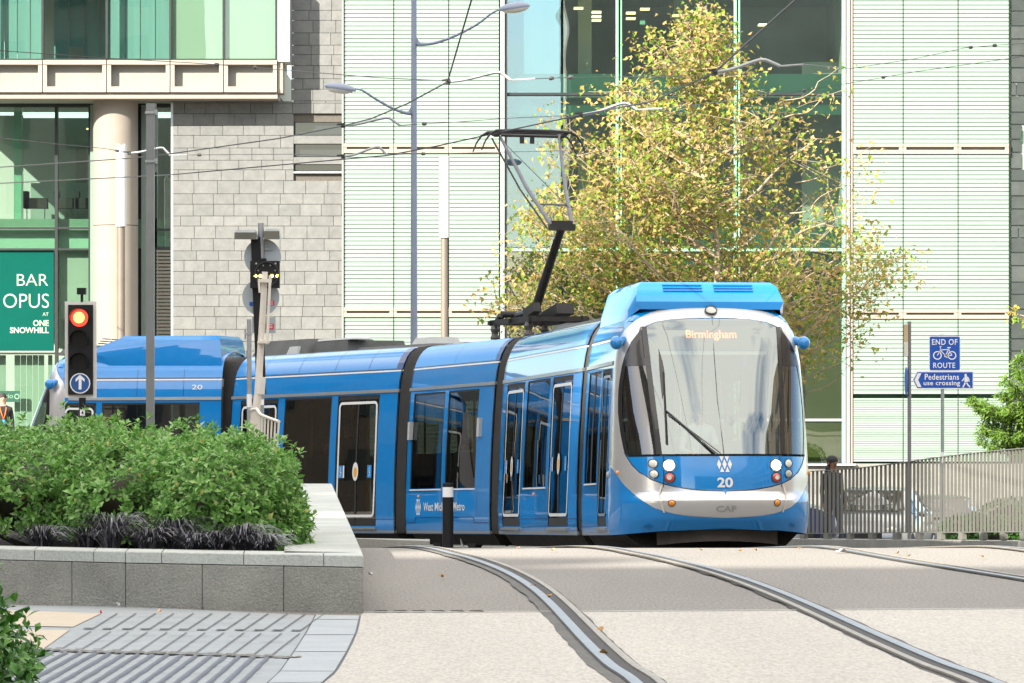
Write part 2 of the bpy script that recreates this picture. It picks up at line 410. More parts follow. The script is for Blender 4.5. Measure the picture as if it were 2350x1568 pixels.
# tactile paving: blade shadows painted as thin dark strips, slab joints and the ribbed rows nearer the camera
m = MB()
def ln(p, q, w, z=0.010):
    p = Vector((*p, z)); q = Vector((*q, z)); d = (q-p).normalized(); n = Vector((-d.y, d.x, 0))*(w/2)
    m.face([p-n, q-n, q+n, p+n])
for i in range(12):
    xb = 215 + 43.4*i + random.uniform(-1.5,1.5)
    ln(G(xb+55, 1411), G(xb, 1445.5+0.4*i), 0.008)
    p0 = G(xb-22, 1446+0.4*i); p1 = G(xb, 1446+0.4*i); ln(p0, p1, 0.10)  # dark end strip painted as the shaded blade end
for i in range(12):
    xb = 145 + 43.6*i + random.uniform(-2,2)
    ln(G(xb+64, 1452.5+0.45*i), G(xb, 1491+1.5*i), 0.007)
    ln(G(xb-17, 1491+1.5*i), G(xb, 1491+1.5*i), 0.045)
for y, x0, x1 in ((1420,250,700),(1433,215,690),(1449.5,190,680),(1462,160,660),(1475,130,660),(1520,60,640),(1534,40,620),(1549,20,610)):
    for k in range(7):
        a = lerp(x0, x1, k/7+random.uniform(0,.03)); b = lerp(x0, x1, (k+random.uniform(.4,.95))/7)
        ln(G(a, y+k*.25), G(b, y+k*.25+.2), 0.012)
struct(m.build('joints_and_blade_shade', 'joint_shade_dark'))
m = MB()
for k in range(60):                                        # mortar seam between the rows, ragged
    x = 55+k*10.6; y = 1495 + 0.028*(x-55) + random.uniform(-1.2,1.2)
    a = G(x, y); b = G(x+11, y+random.uniform(-.6,.6)); w = random.uniform(.04,.12)
    m.face([(a[0], a[1]-w, .0125), (b[0], b[1]-w*.9, .0125), (b[0], b[1]+w*.6, .0125), (a[0], a[1]+w*.7, .0125)])
struct(m.build('paving_seam', 'mortar'))
m = MB()
for i in range(22):
    xa = 85 + i*33.0; ya = 1500.5 + i*0.85
    pa = G(xa, ya); 
    Ya = pa[1]; X = pa[0]
    n = 26; L = 4.6
    rows = []
    for k in range(n+1):
        t = k/n; yy = Ya - L*t; w = 0.0135 + random.uniform(-.002,.003); xx = X - 0.02*t + random.uniform(-.0015,.0015)
        if xx + w > along(edge_l, 2).x + 0.0: pass
        rows.append([(xx-w, yy, .006), (xx-w*.5, yy, .014), (xx+w*.5, yy, .014), (xx+w, yy, .006)])
    # stop at the kerb slabs
    def inside(q):
        ex = interp(sorted((p[1], p[0]) for p in edge_l), q[1]); return q[0] < ex - 0.03
    rows = [r for r in rows if inside(r[3])]
    if len(rows) > 8: m.grid(rows)
struct(m.build('tactile_ribs', 'rib_blue'))

# ================================================================ tram rails
def rail_path(px, extra, pre):
    pts = [Vector((*p, 0)) for p in pre] + [Vector((*G(x, y), 0)) for x, y in px] + [Vector((*p, 0)) for p in extra]
    return smooth_path(pts, 6)
def offs(path, d):
    out = []
    for i, p in enumerate(path):
        t = (path[min(i+1,len(path)-1)]-path[max(i-1,0)]).normalized(); out.append(p + Vector((t.y, -t.x, 0))*d)
    return out
GA = 0.7175
def c1(y): u = y-26; return ((-2.98994e-4*u - 2.08004e-3)*u - 3.72879e-2)*u + 0.999604
mid1 = smooth_path([Vector((1.50,6,0)), Vector((1.42,12,0))] + [Vector((c1(y), y, 0)) for y in (18,20,22,24,26,28,30,32,34,35.5)] + [Vector((*p, 0)) for p in ((-.30,39.5),(-.55,46),(-.75,52),(-1.1,59),(-2.4,65),(-4.1,69.5),(-7,74),(-10.6,77.5))], 6)
mid2 = smooth_path([Vector((*p, 0)) for p in ((6.0,14),(5.25,22),(4.66,26.5),(4.22,30),(3.92,32.2),(3.66,34.2),(3.35,37.5),(3.0,44),(2.75,52),(2.6,57),(2.25,59.6),(1.1,65),(-.4,68.8),(-3.9,74),(-7.1,78))], 6)
r1l = offs(mid1, -GA); r1r = offs(mid1, GA); r2l = offs(mid2, -GA); r2r = offs(mid2, GA)
def tram_rail(path, inner, label, bed=1.0):
    r = thing('tram_rail', label, 'tram rail', (path[6].x, path[6].y, zg(path[6].y)), 'tram rails in the road')
    s = inner
    b = MB(); la = [p + Vector((random.uniform(-.010,.010),0,0)) for p in offs(path, -0.05-0.095*bed*(1 if s > 0 else .45))]; rb = [p + Vector((random.uniform(-.010,.010),0,0)) for p in offs(path, 0.05+0.09*bed*(.45 if s > 0 else .8))]
    strip(b, la, rb, 0.009); b.build('bedding', 'asphalt_dark' if bed > .5 else 'asphalt', r)
    b = MB(); strip(b, offs(path, -0.085), offs(path, 0.085), 0.0125); b.build('groove', 'groove', r)
    def head(name, d0, d1, h, mat):
        q = MB(); A = offs(path, d0); B = offs(path, d1)
        rows = []
        for a, c in zip(A, B):
            z = zg(a.y); rows.append([(a.x, a.y, z+.005), (a.x, a.y, z+h), (lerp(a.x,c.x,.5), lerp(a.y,c.y,.5), z+h+.003), (c.x, c.y, z+h), (c.x, c.y, z+.005)])
        q.grid(rows); q.build(name, mat, r, smooth=True, ang=50)
    head('running_head', -0.078*s, -0.026*s, 0.020, 'steel_rail')
    head('keeper_lip', 0.036*s, 0.072*s, 0.020, 'rail_rust')
tram_rail(r1l, 1, 'curved left rail of the nearer track, sweeping from the bollard to the bottom edge')
tram_rail(r1r, -1, 'right rail of the nearer track, running from the tram down to the bottom right corner')
tram_rail(r2l, 1, 'left rail of the farther track, a short line by the right edge', .3)
tram_rail(r2r, -1, 'right rail of the farther track, passing under the far side of the tram', .3)

# low kerb behind the crest at the left, kerb wall under the railings on the right
m = MB()
m.hexa([(-2.1,50,zg(50)-.2),(-.95,50,zg(50)-.2),(-1.0,53,zg(53)-.2),(-2.2,53,zg(53)-.2),(-2.1,50,zg(50)+.17),(-.95,50,zg(50)+.13),(-1.0,53,zg(53)+.17),(-2.2,53,zg(53)+.17)])
struct(m.build('kerb', 'kerb'))

# fallen leaves and litter on the road
def leaf_litter(x, y, sz, mat, name, label, cat, group=None):
    X, Y = G(x, y); m = MB()
    a = random.uniform(0, 6.28); pts = []
    for k in range(7):
        t = a + k*2*math.pi/7; rr = sz*(0.6 + 0.5*((k*3) % 2)); pts.append((X+rr*math.cos(t), Y+rr*math.sin(t)*1.6, 0.013+zg(Y)+random.uniform(0.004,.03)))
    c = (X, Y, .014+zg(Y)); m.raw([c]+pts, [(0, 1+k, 1+(k+1)%7) for k in range(7)])
    return tag(m.build(name, mat), label, cat, group)
for x, y in ((1268,1268),(1190,1262.5),(1835,1266),(1610,1268),(2085,1282),(1700,1270),(2255,1284),(1225,1352),(1385,1508),(1380,1455),(1260,1378),(1735,1268),(1015,1330),(2060,1275)):
    leaf_litter(x, y, 0.022, 'leaf_dry', 'fallen_leaf', 'dry curled brown leaf lying on the road by the tram rails', 'leaf', 'fallen leaves on the road')
leaf_litter(849,1325,0.022,'litter_white','paper_scrap','scrap of white paper on the dark asphalt beside the planter','litter')
leaf_litter(272,1396.5,0.014,'litter_white','cigarette_end','white scrap at the foot of the planter wall','litter')
leaf_litter(231,1415,0.008,'sticker_red','bottle_cap','tiny red cap on the grey paving by the beige slabs','litter')
leaf_litter(368,1411,0.016,'lamp_amber','fallen_leaf','yellow leaf on the grey tactile paving below the planter','leaf')
leaf_litter(1930,1270,0.05,'litter_white','paper_scrap','flattened white paper on the sunlit road right of the tram','litter')

# ================================================================ planter
ZT = 0.334
C0 = Vector((*G(835,1408), 0)); C1 = Vector((*G(288,1395), 0)); C2 = Vector((*G(-110,1382), 0)); C2b = C2 + Vector((-2.2, .55, 0))
RB = Vector((-1.99, 48.1, 0))
pl = thing('stone_planter', 'long low granite planter of grey blocks with a flat coping, left of the rails', 'planter', (C1.x, C1.y, 0))
def wall_px(x, y):                                         # point of the wall line under a bearing
    k = (x-CX)/F
    for a, b in ((C0, C1), (C1, C2), (C2, C2b)):
        den = (b.x-a.x) - k*(b.y-a.y); t = (k*a.y - a.x)/den
        if -0.001 <= t <= 1.001: return a.lerp(b, t)
    return C2b
def block(a, b, depth, z0, z1, nrm, name, mat):
    m = MB(); d = (b-a).normalized()*0.0025; a = a+d; b = b-d; n = nrm*depth
    q = 0.006
    def ring(e, z): return [a+nrm*e+(b-a).normalized()*e+Vector((0,0,z)), b+nrm*e-(b-a).normalized()*e+Vector((0,0,z)), b+n+Vector((0,0,z)), a+n+Vector((0,0,z))]
    m.grid([ring(0, z0), ring(0, z1-q), ring(q, z1)], True); m.face(ring(q, z1)); 
    return m.build(name, mat, pl)
JC = [835,743,559,371,288]; JC2 = [288,215,79,-60]
JW = [835,651,464,288]; JW2 = [288,165,-40]
def nrm(a, b): d = (b-a).normalized(); return Vector((d.y, -d.x, 0))
for js, depth, z0, z1, nm, mt in ((JC,.5,ZT-.066,ZT,'coping_stone','granite_pale'),(JC2,.5,ZT-.066,ZT,'coping_stone','granite_pale'),(JW,.3,-.15,ZT-.071,'wall_panel','granite'),(JW2,.3,-.15,ZT-.071,'wall_panel','granite')):
    for xa, xb in zip(js, js[1:]):
        a = wall_px(xa, 0); b = wall_px(xb, 0); n = (RB-C0).normalized()
        block(a, b, depth, z0, z1, n, nm, mt)
for a, b in ((C2+ (C2b-C2)*.1, C2b),):
    n = nrm(a, b); n = -n if n.y < 0 else n
    block(a, b, .5, ZT-.066, ZT, n, 'coping_stone', 'granite_pale'); block(a, b, .3, -.15, ZT-.071, n, 'wall_panel', 'granite')
dirr = (RB-C0); n = Vector((-dirr.y, dirr.x, 0)).normalized()
if n.x > 0: n = -n
p0 = C0 + dirr.normalized()*.5; 
for k in range(18):
    a = p0.lerp(RB, k/18); b = p0.lerp(RB, (k+1)/18)
    block(a, b, .46, ZT-.066, ZT, n, 'coping_stone', 'granite_pale')
    block(a, b, .3, -1.0, ZT-.071, n, 'wall_panel', 'granite')
m = MB()                                                   # mortar backing seen in the joints
for a, b in ((C0, C1), (C1, C2)):
    nn = (RB-C0).normalized(); a = a + (b-a).normalized()*.01
    m.hexa([a+nn*.02+Vector((0,0,-.2)), b+nn*.02+Vector((0,0,-.2)), b+nn*.2+Vector((0,0,-.2)), a+nn*.2+Vector((0,0,-.2)), a+nn*.02+Vector((0,0,ZT-.02)), b+nn*.02+Vector((0,0,ZT-.02)), b+nn*.2+Vector((0,0,ZT-.02)), a+nn*.2+Vector((0,0,ZT-.02))])
m.build('mortar_joint', 'mortar', pl)
m = MB(); nx = 20; 
rows = []
for j in range(24):
    row = []
    t = j/23; yb = 25.45+ t*22
    xr = lerp(C0.x, RB.x, t)-.42
    for i in range(nx+1):
        X = lerp(-5.6, xr, i/nx); yw = interp([(C2b.x,C2b.y),(C2.x,C2.y),(C1.x,C1.y),(C0.x,C0.y)], X)+.32
        row.append((X, lerp(yw, 47.4, t**1.6), .27+random.uniform(-.015,.02)))
    rows.append(row)
m.grid(rows); m.build('soil', 'soil', pl, smooth=True)

# ================================================================ planting
def leaf(mb, c, d, up, ln, w, fold=0.35, droop=0.25):
    d = d.normalized(); s = d.cross(up)
    if s.length < 1e-4: s = Vector((1,0,0))
    s = s.normalized(); u = s.cross(d).normalized()
    a = c; t = c + d*ln - u*(droop*ln); m1 = c + d*(ln*.55) - u*(droop*.15*ln)
    l = m1 + s*(w/2) + u*(fold*w/2); r = m1 - s*(w/2) + u*(fold*w/2)
    b = len(mb.v); mb.v.extend([a, l, t, r, m1]); 
    for f in ((0,4,1),(1,4,2),(2,4,3),(3,4,0)): mb.f.append(tuple(b+i for i in f)); mb.mi.append(mb.m)
def rosette(mb, c, ax, ln, w, n=7):
    ax = ax.normalized(); t = ax.cross(Vector((.3,.2,1))); t = t.normalized(); b2 = ax.cross(t)
    a0 = random.uniform(0, 6.28)
    for k in range(n):
        a = a0 + k*2.4; el = 0.25 + 0.95*(k/n) + random.uniform(-.15,.15)
        d = (t*math.cos(a)+b2*math.sin(a))*math.cos(el) + ax*math.sin(el)
        leaf(mb, c + d*ln*.08 - ax*(ln*.5*(1-k/n)), d, ax, ln*random.uniform(.75,1.2), w*random.uniform(.8,1.2), .3, random.uniform(.05,.45))
def shrub(label, lobes, n, ln, w, mat, cut=None, nl=7, z0=.27, base=None, grp=None, name='shrub', cat='shrub'):
    c0 = Vector(lobes[0][0]); root = thing(name, label, cat, (c0.x, c0.y, z0), grp)
    m = MB(); area = [l[1][0]*l[1][1]+l[1][0]*l[1][2]+l[1][1]*l[1][2] for l in lobes]; tot = sum(area); cnt = 0
    for (c, rr), ar in zip(lobes, area):
        c = Vector(c)
        for _ in range(int(n*ar/tot)):
            q = Vector((random.gauss(0,1), random.gauss(0,1), random.gauss(0,1))).normalized()
            if q.y > 0.55 and random.random() < .7: q.y = -q.y
            if q.z < -0.35: continue
            k = random.choice((1.0, 1.0, .97, .92, .84, .74, .64)) * random.uniform(.93, 1.07)
            k *= 1 + .10*math.sin(q.x*7+c.x*9)*math.sin(q.z*6+c.y*5)
            e = .95 if lobes[0][0][0] > -2 else .82
            p = c + Vector((rr[0]*math.copysign(abs(q.x)**e, q.x), rr[1]*math.copysign(abs(q.y)**e, q.y), rr[2]*math.copysign(abs(q.z)**e, q.z)))*k
            if p.z < z0+.02: continue
            inside = False
            for c2, r2 in lobes:
                dd = Vector(((p.x-c2[0])/r2[0], (p.y-c2[1])/r2[1], (p.z-c2[2])/r2[2]))
                if dd.length < .82: inside = True
            if inside: continue
            ax = Vector((q.x/rr[0], q.y/rr[1], q.z/rr[2])).normalized() + Vector((0,0,.55)) + Vector((random.gauss(0,.35), random.gauss(0,.35), random.gauss(0,.25)))
            rosette(m, p, ax, ln*random.uniform(.8,1.25), w, nl)
            if random.random() < .07: rosette(m, p+Vector((0,0,ln*1.3))+ax.normalized()*ln*.8, Vector((random.gauss(0,.3),random.gauss(0,.3),1)), ln, w, nl)
    m.build('foliage', mat, root)
    s = MB()
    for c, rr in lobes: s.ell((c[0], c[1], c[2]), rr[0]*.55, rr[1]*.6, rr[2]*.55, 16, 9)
    s.build('dark_core', 'bark_dark', root, smooth=True)  # solid dark core added to stop the foliage being see-through
    s = MB()
    for c, rr in lobes[:3]:
        for k in range(4): s.tube([(c0.x+random.uniform(-.08,.08), c0.y, z0-.03), (lerp(c0.x,c[0],.6), c[1], c[2]-.2), (c[0]+random.uniform(-.2,.2), c[1], c[2])], [.014,.01,.006], 5)
    s.build('stem', 'bark_dark', root)
    return root
shrub('rounded evergreen shrub at the planter corner beside the wide side coping', [((-1.80,27.3,.50),(.47,.75,.48)), ((-1.85,28.6,.58),(.42,1.0,.40)), ((-1.52,27.4,.44),(.25,.5,.30))], 5200, .047, .027, 'leaf_shrub', grp='evergreen shrubs in the planter')
shrub('broad evergreen shrub in the middle of the planter, behind the grey catenary pole foot', [((-2.46,27.9,.55),(.52,.9,.40)), ((-2.5,29.4,.66),(.62,1.5,.36)), ((-2.05,29.8,.66),(.40,1.3,.33))], 6000, .047, .027, 'leaf_shrub', grp='evergreen shrubs in the planter')
shrub('tall evergreen shrub below the traffic light, reaching the left edge of the photo', [((-3.08,28.2,.58),(.50,.9,.42)), ((-3.15,29.9,.70),(.6,1.5,.36)), ((-3.65,28.7,.56),(.55,1.0,.42))], 5400, .047, .027, 'leaf_shrub', grp='evergreen shrubs in the planter')
shrub('dark glossy broad-leaved bush cut off by the bottom left corner', [((-1.93,14.0,.30),(.36,.45,.40)), ((-1.86,13.8,.12),(.34,.4,.30))], 3400, .044, .027, 'leaf_glossy', nl=5, z0=-.2)
def grass_tuft(x, y, Y, rad, hgt, label, nb=190):
    q = wall_px(x, 0); Y = q.y + .70 + (Y-25.85)*.8; c = P(x, y, Y); c.z = .275; hgt *= 1.5; rad *= 1.1
    m = MB()
    for _ in range(nb):
        a = random.uniform(0, 6.28); d = Vector((math.cos(a), math.sin(a), 0)); rr = rad*random.uniform(.35,1.15); h = hgt*random.uniform(.6,1.15)
        b = c + d*random.uniform(0,.05); s = Vector((-d.y, d.x, 0)); pts = []
        for k in range(6):
            t = k/5; p = b + d*(rr*t**1.15) + Vector((0,0,h*(1.9*t - 1.35*t*t + random.uniform(-.01,.01)))); w = .0046*(1-t**2.2)+.0008
            pts.append([p-s*w, p+s*w+Vector((0,0,.0015))])
        m.grid(pts)
    return tag(m.build('black_grass', 'leaf_black'), label, 'ornamental grass', 'black grass clumps along the planter edge')
for a in ((95,1262,25.9,.19,.17,'black grass clump at the left end of the row, standing apart on bare soil'),
          (205,1262,26.3,.17,.16,'black grass clump behind the gap between the first two big clumps'),
          (255,1264,25.9,.21,.24,'tallest black grass clump of the row, its blades fanning up against the shrub'),  # hedge gets the same added dark core
          (345,1264,25.85,.20,.17,'black grass clump right of the tallest one, below the middle shrub'),
          (400,1262,26.05,.20,.22,'black grass clump with upright blades below the dark gap between two shrubs'),
          (450,1266,25.8,.17,.15,'low spreading black grass clump in the middle right of the row'),
          (505,1266,25.8,.17,.15,'low black grass clump left of the last big one, under the corner shrub'),
          (560,1265,25.85,.20,.19,'black grass clump under the corner shrub, dense with drooping blades'),
          (605,1267,25.8,.15,.14,'small black grass clump at the right end of the row beside the bare coping')):
    grass_tuft(*a)
# ================================================================ tram
PROF = [(.25,1.30),(.35,1.315),(.6,1.32),(1.1,1.31),(1.6,1.29),(2.1,1.26),(2.5,1.23),(2.7,1.20),(2.84,1.165),(2.95,1.125),(3.05,1.07),(3.12,1.01),(3.17,.94),(3.20,.86)]
def pw(h): return interp(PROF, h)
tram = thing('tram', 'long blue articulated tram with a silver-ringed front and a raised pantograph, coming round the curve', 'tram', (2.7, 56.3, zg(56.3)))
class Sec:
    def __init__(s, a, b, refw=1.23):        # a rear, b front point of the visible side at bar height
        a = Vector((*a, 0)); b = Vector((*b, 0)); s.d = (b-a).normalized(); s.L = (b-a).length
        s.n = Vector((s.d.y, -s.d.x, 0))     # towards the visible side
        if s.n.x > 0: s.n = -s.n
        s.A = a - s.n*refw
        s.z0 = zg(a.y); s.z1 = zg(b.y)
    def W(s, l, w, h):
        p = s.A + s.d*l + s.n*w
        p.z = lerp(s.z0, s.z1, l/s.L) + h
        return p
def hs_list(lo, hi, extra=()):
    h = sorted(set([p[0] for p in PROF if lo <= p[0] <= hi] + [lo, hi] + list(extra))); return h
def side_shell(mb, sec, sgn, l0, l1, ops, off=0.0, lo=.25, hi=3.20, step=.5):
    ls = sorted(set([l0, l1] + [v for o in ops for v in o[:2]])); 
    out = [ls[0]]
    for v in ls[1:]:
        n = max(1, int((v-out[-1])/step)); b = out[-1]
        for k in range(1, n+1): out.append(lerp(b, v, k/n))
    hs = hs_list(lo, hi, [v for o in ops for v in o[2:4]])
    for a, b in zip(out, out[1:]):
        for c, d in zip(hs, hs[1:]):
            ml = (a+b)/2; mh = (c+d)/2
            if any(o[0] < ml < o[1] and o[2] < mh < o[3] for o in ops): continue
            q = [sec.W(a, sgn*(pw(c)+off), c), sec.W(b, sgn*(pw(c)+off), c), sec.W(b, sgn*(pw(d)+off), d), sec.W(a, sgn*(pw(d)+off), d)]
            mb.face(q if sgn < 0 else q[::-1])
def side_patch(mb, sec, sgn, l0, l1, h0, h1, off, nl=1):
    hs = hs_list(h0, h1); rows = []
    for h in hs: rows.append([sec.W(lerp(l0, l1, k/nl), sgn*(pw(h)+off), h) for k in range(nl+1)])
    mb.grid(rows)
def rail_bar(mb, sec, sgn, l0, l1, h0, h1, out):       # a proud horizontal strip
    a, b = pw(h0), pw(h1)
    mb.hexa([sec.W(l0, sgn*(a-.02), h0), sec.W(l1, sgn*(a-.02), h0), sec.W(l1, sgn*(a+out), h0), sec.W(l0, sgn*(a+out), h0),
             sec.W(l0, sgn*(b-.02), h1), sec.W(l1, sgn*(b-.02), h1), sec.W(l1, sgn*(b+out), h1), sec.W(l0, sgn*(b+out), h1)])
def round_ring(l0, l1, h0, h1, r, wd, n=5):
    def path(i):
        rr = max(r-i, .005); pts = []
        for cx, cy, a0 in ((l1-i-rr, h1-i-rr, 0), (l0+i+rr, h1-i-rr, 90), (l0+i+rr, h0+i+rr, 180), (l1-i-rr, h0+i+rr, 270)):
            for k in range(n+1): a = R(a0+90*k/n); pts.append((cx+rr*math.cos(a), cy+rr*math.sin(a)))
        return pts
    return path(0), path(wd)
def door(sec, sgn, l0, l1, full=True):
    h0, h1 = .37, 2.46
    mb = MB(); side_patch(mb, sec, sgn, l0+.01, l1-.01, h0, h1, -.012)
    d = mb.build('door', 'tram_glass', tram)
    m = MB(); lm = (l0+l1)/2
    for a, b in ((l0, l0+.035), (l1-.035, l1), (lm-.022, lm+.022)): side_patch(m, sec, sgn, a, b, h0, h1, -.006)
    side_patch(m, sec, sgn, l0, l1, h0, h0+.12, -.006); side_patch(m, sec, sgn, l0, l1, h1-.07, h1, -.006)
    m.build('door_seal', 'rubber', d)
    m = MB(); rail_bar(m, sec, sgn, l0-.02, l1+.02, h0-.055, h0-.02, .035); m.build('door_sill', 'grey_trim', d)
    if full:
        o, i = round_ring(l0+.045, l1-.045, h0+.14, h1-.10, .09, .042)
        m = MB(); m.grid([[sec.W(a, sgn*(pw(h)+.002), h) for a, h in o], [sec.W(a, sgn*(pw(h)+.002), h) for a, h in i]], True)
        m.build('white_outline', 'tram_white', d)
        hb = 1.24
        def disc(mm, lc, hc, rl, rh, off, n=18):
            pts = [(lc+rl*math.cos(t), hc+rh*math.sin(t)) for t in [2*math.pi*k/n for k in range(n)]]
            mm.face([sec.W(a, sgn*(pw(h)+off), h) for a, h in pts])
        m = MB(); disc(m, lm+.0, hb, .085, .15, .004); m.build('button_plate', 'tram_white', d)
        m = MB(); disc(m, lm+.0, hb-.01, .05, .08, .006); m.build('door_button', 'button_amber', d)
        for lc, wht in ((l0+.17, 1), (l1-.20, 0)):
            m = MB(); side_patch(m, sec, sgn, lc-.06, lc+.06, hb-.10, hb+.10, .003); st = m.build('access_sticker', 'sticker_blue', d)
            m = MB()                                             # wheelchair symbol
            def w(u, v): h = hb+v; return sec.W(lc+u*sec_sign, sgn*(pw(h)+.005), h)
            sec_sign = 1
            rr = [(.022*math.cos(t)-.004, -.035+.028*math.sin(t)) for t in [k*math.pi/6-2.4 for k in range(9)]]
            r2 = [(.030*math.cos(t)-.004, -.035+.038*math.sin(t)) for t in [k*math.pi/6-2.4 for k in range(9)]]
            m.grid([[w(*p) for p in rr], [w(*p) for p in r2]])
            m.face([w(-.008, .05), w(.008, .05), w(.008, .068), w(-.008, .068)])
            m.face([w(-.008, -.02), w(.004, -.02), w(.004, .045), w(-.008, .045)]); m.face([w(.0, -.022), w(.028, -.022), w(.028, -.010), w(.0, -.010)])
            m.build('wheelchair_symbol', 'tram_white', d)
            if wht: 
                m = MB(); side_patch(m, sec, sgn, lc+.07, lc+.11, hb-.10, hb+.10, .003); m.build('notice', 'tram_white', d)
    return d
def window(sec, sgn, l0, l1, h0, h1, light=True):
    m = MB(); side_patch(m, sec, sgn, l0, l1, h0, h1, -.012); w = m.build('window', 'tram_glass', tram)
    m = MB()
    for a, b in ((l0, l0+.03), (l1-.03, l1)): side_patch(m, sec, sgn, a, b, h0, h1, -.007)
    side_patch(m, sec, sgn, l0, l1, h1-.03, h1, -.007); m.build('window_seal', 'rubber', w)
    if light: m = MB(); rail_bar(m, sec, sgn, l0, l1, h0-.028, h0-.008, .012); m.build('window_sill', 'tram_white', w)
def seats(sec, ls):
    for l in ls:
        for w in (-.85, .85):
            m = MB()
            m.hexa([sec.W(l, w-.4, .75), sec.W(l+.42, w-.4, .78), sec.W(l+.42, w+.4, .78), sec.W(l, w+.4, .75), sec.W(l, w-.4, .84), sec.W(l+.42, w-.4, .86), sec.W(l+.42, w+.4, .86), sec.W(l, w+.4, .84)])
            m.hexa([sec.W(l-.06, w-.4, .8), sec.W(l, w-.4, .8), sec.W(l, w+.4, .8), sec.W(l-.06, w+.4, .8), sec.W(l-.16, w-.38, 1.5), sec.W(l-.09, w-.38, 1.5), sec.W(l-.09, w+.38, 1.5), sec.W(l-.16, w+.38, 1.5)])
            m.hexa([sec.W(l+.1, w-.2, .36), sec.W(l+.3, w-.2, .36), sec.W(l+.3, w+.2, .36), sec.W(l+.1, w+.2, .36), sec.W(l+.1, w-.2, .76), sec.W(l+.3, w-.2, .76), sec.W(l+.3, w+.2, .76), sec.W(l+.1, w+.2, .76)])
            m.build('seat', 'seat_fabric', tram)
def interior(sec, l0, l1, ops):
    m = MB()
    m.face([sec.W(l0, -1.2, .36), sec.W(l1, -1.2, .36), sec.W(l1, 1.2, .36), sec.W(l0, 1.2, .36)]); m.build('interior_floor', 'interior_floor', tram)
    m = MB()
    for s in (1, -1): side_shell(m, sec, s, l0, l1, ops, -.07, .36, 2.5)
    m.face([sec.W(l0, -1.15, 2.46), sec.W(l1, -1.15, 2.46), sec.W(l1, 1.15, 2.46), sec.W(l0, 1.15, 2.46)])
    m.build('interior_lining', 'interior_grey', tram)
    for l in [lerp(l0, l1, t) for t in (.28, .62)]:
        for w in (-.55, .55): m = MB(); m.tube([sec.W(l, w, .36), sec.W(l, w, 2.45)], .018, 8); m.build('grab_pole', 'yellow_tape', tram)
def end_ring(sec, l, k=1.0, sgn=1):
    hs = [p[0] for p in PROF]
    pts = [sec.W(l, pw(h)*k, h) for h in hs] + [sec.W(l, -pw(h)*k, h) for h in reversed(hs)]
    return pts
def roof_and_floor(sec, l0, l1, name='roof'):
    m = MB(); rows = []
    n = 6
    for k in range(n+1):
        l = lerp(l0, l1, k/n); rows.append([sec.W(l, .86, 3.20), sec.W(l, .6, 3.225), sec.W(l, 0, 3.235), sec.W(l, -.6, 3.225), sec.W(l, -.86, 3.20)])
    m.grid(rows); m.build(name, 'roof_grey', tram, smooth=True)
    m = MB(); m.hexa([sec.W(l0+.1, -1.1, .08), sec.W(l1-.1, -1.1, .08), sec.W(l1-.1, 1.1, .08), sec.W(l0+.1, 1.1, .08), sec.W(l0+.05, -1.27, .3), sec.W(l1-.05, -1.27, .3), sec.W(l1-.05, 1.27, .3), sec.W(l0+.05, 1.27, .3)])
    m.build('underframe', 'under_dark', tram)
def skirt_lines(sec, sgn, l0, l1, segs, hline=.47):
    for a, b in segs: m = MB(); rail_bar(m, sec, sgn, a, b, hline, hline+.012, .002); m.build('panel_joint', 'tram_blue_dark', tram)
def module(sec, kind):
    L = sec.L; l0, l1 = .04, L-.04
    if kind == 'S':
        dA = (.065*L, .295*L); wi = (.335*L, .612*L); dB = (.648*L, .885*L)
        ops = [(*dA, .37, 2.46), (*wi, .93, 2.46), (*dB, .37, 2.46)]
    else:
        wA = (.065*L, .43*L); wB = (.472*L, .815*L)
        ops = [(*wA, .95, 2.44), (*wB, .95, 2.44)]
    m = MB()
    for s in (1, -1): side_shell(m, sec, s, l0, l1, ops)
    m.build('body', 'tram_blue', tram, smooth=True)
    for s in (1, -1):
        if kind == 'S':
            door(sec, s, *dA, full=s > 0); door(sec, s, *dB, full=s > 0); window(sec, s, *wi, .93, 2.46, s > 0)
        else:
            window(sec, s, *wA, .95, 2.44, s > 0); window(sec, s, *wB, .95, 2.44, s > 0)
    interior(sec, l0, l1, ops)
    roof_and_floor(sec, l0, l1)
    m = MB(); rail_bar(m, sec, 1, l0, l1, 2.485, 2.535, .018); rail_bar(m, sec, -1, l0, l1, 2.485, 2.535, .018); m.build('drip_rail', 'grey_trim', tram)
    m = MB(); rail_bar(m, sec, 1, l0, l1, 2.845, 2.862, .003); m.build('cantrail_joint', 'tram_black', tram)
    m = MB(); rail_bar(m, sec, 1, l0, l1, 2.815, 2.838, .006); m.build('cantrail_highlight', 'tram_white', tram)  # white strip painted in as the highlight along the seam
    m = MB(); rail_bar(m, sec, 1, l0, l1, .262, .30, .004); m.build('sill_strip', 'grey_trim', tram)
    if kind == 'S': skirt_lines(sec, 1, l0, l1, [(l0, dA[0]), (dA[1], dB[0]), (dB[1], l1)])
    for s in (1, -1): m = MB(); side_patch(m, sec, s, l1-.17, l1, 2.85, 3.19, .012, 1); m.build('roof_end_fairing', 'tram_blue_dark', tram)
    m = MB()
    lf = (wi[0]+wi[1])/2 if kind == 'S' else wA[0]+.38
    c = sec.W(lf, pw(.83), .83); m.ell(c, .022, .022, .022, 8, 6); m.build('side_marker', 'lamp_amber', tram)
S1 = Sec((-.13,64.7), (.98,59.35)); Rm = Sec((-1.61,68.5), (-.228,65.1)); S2 = Sec((-4.71,73.0), (-1.755,68.8))
module(S1, 'S'); module(S2, 'S'); module(Rm, 'R')
seats(S1, (1.75, 2.4)); seats(S2, (1.8, 2.45)); seats(Rm, (.5, 1.3, 2.1))
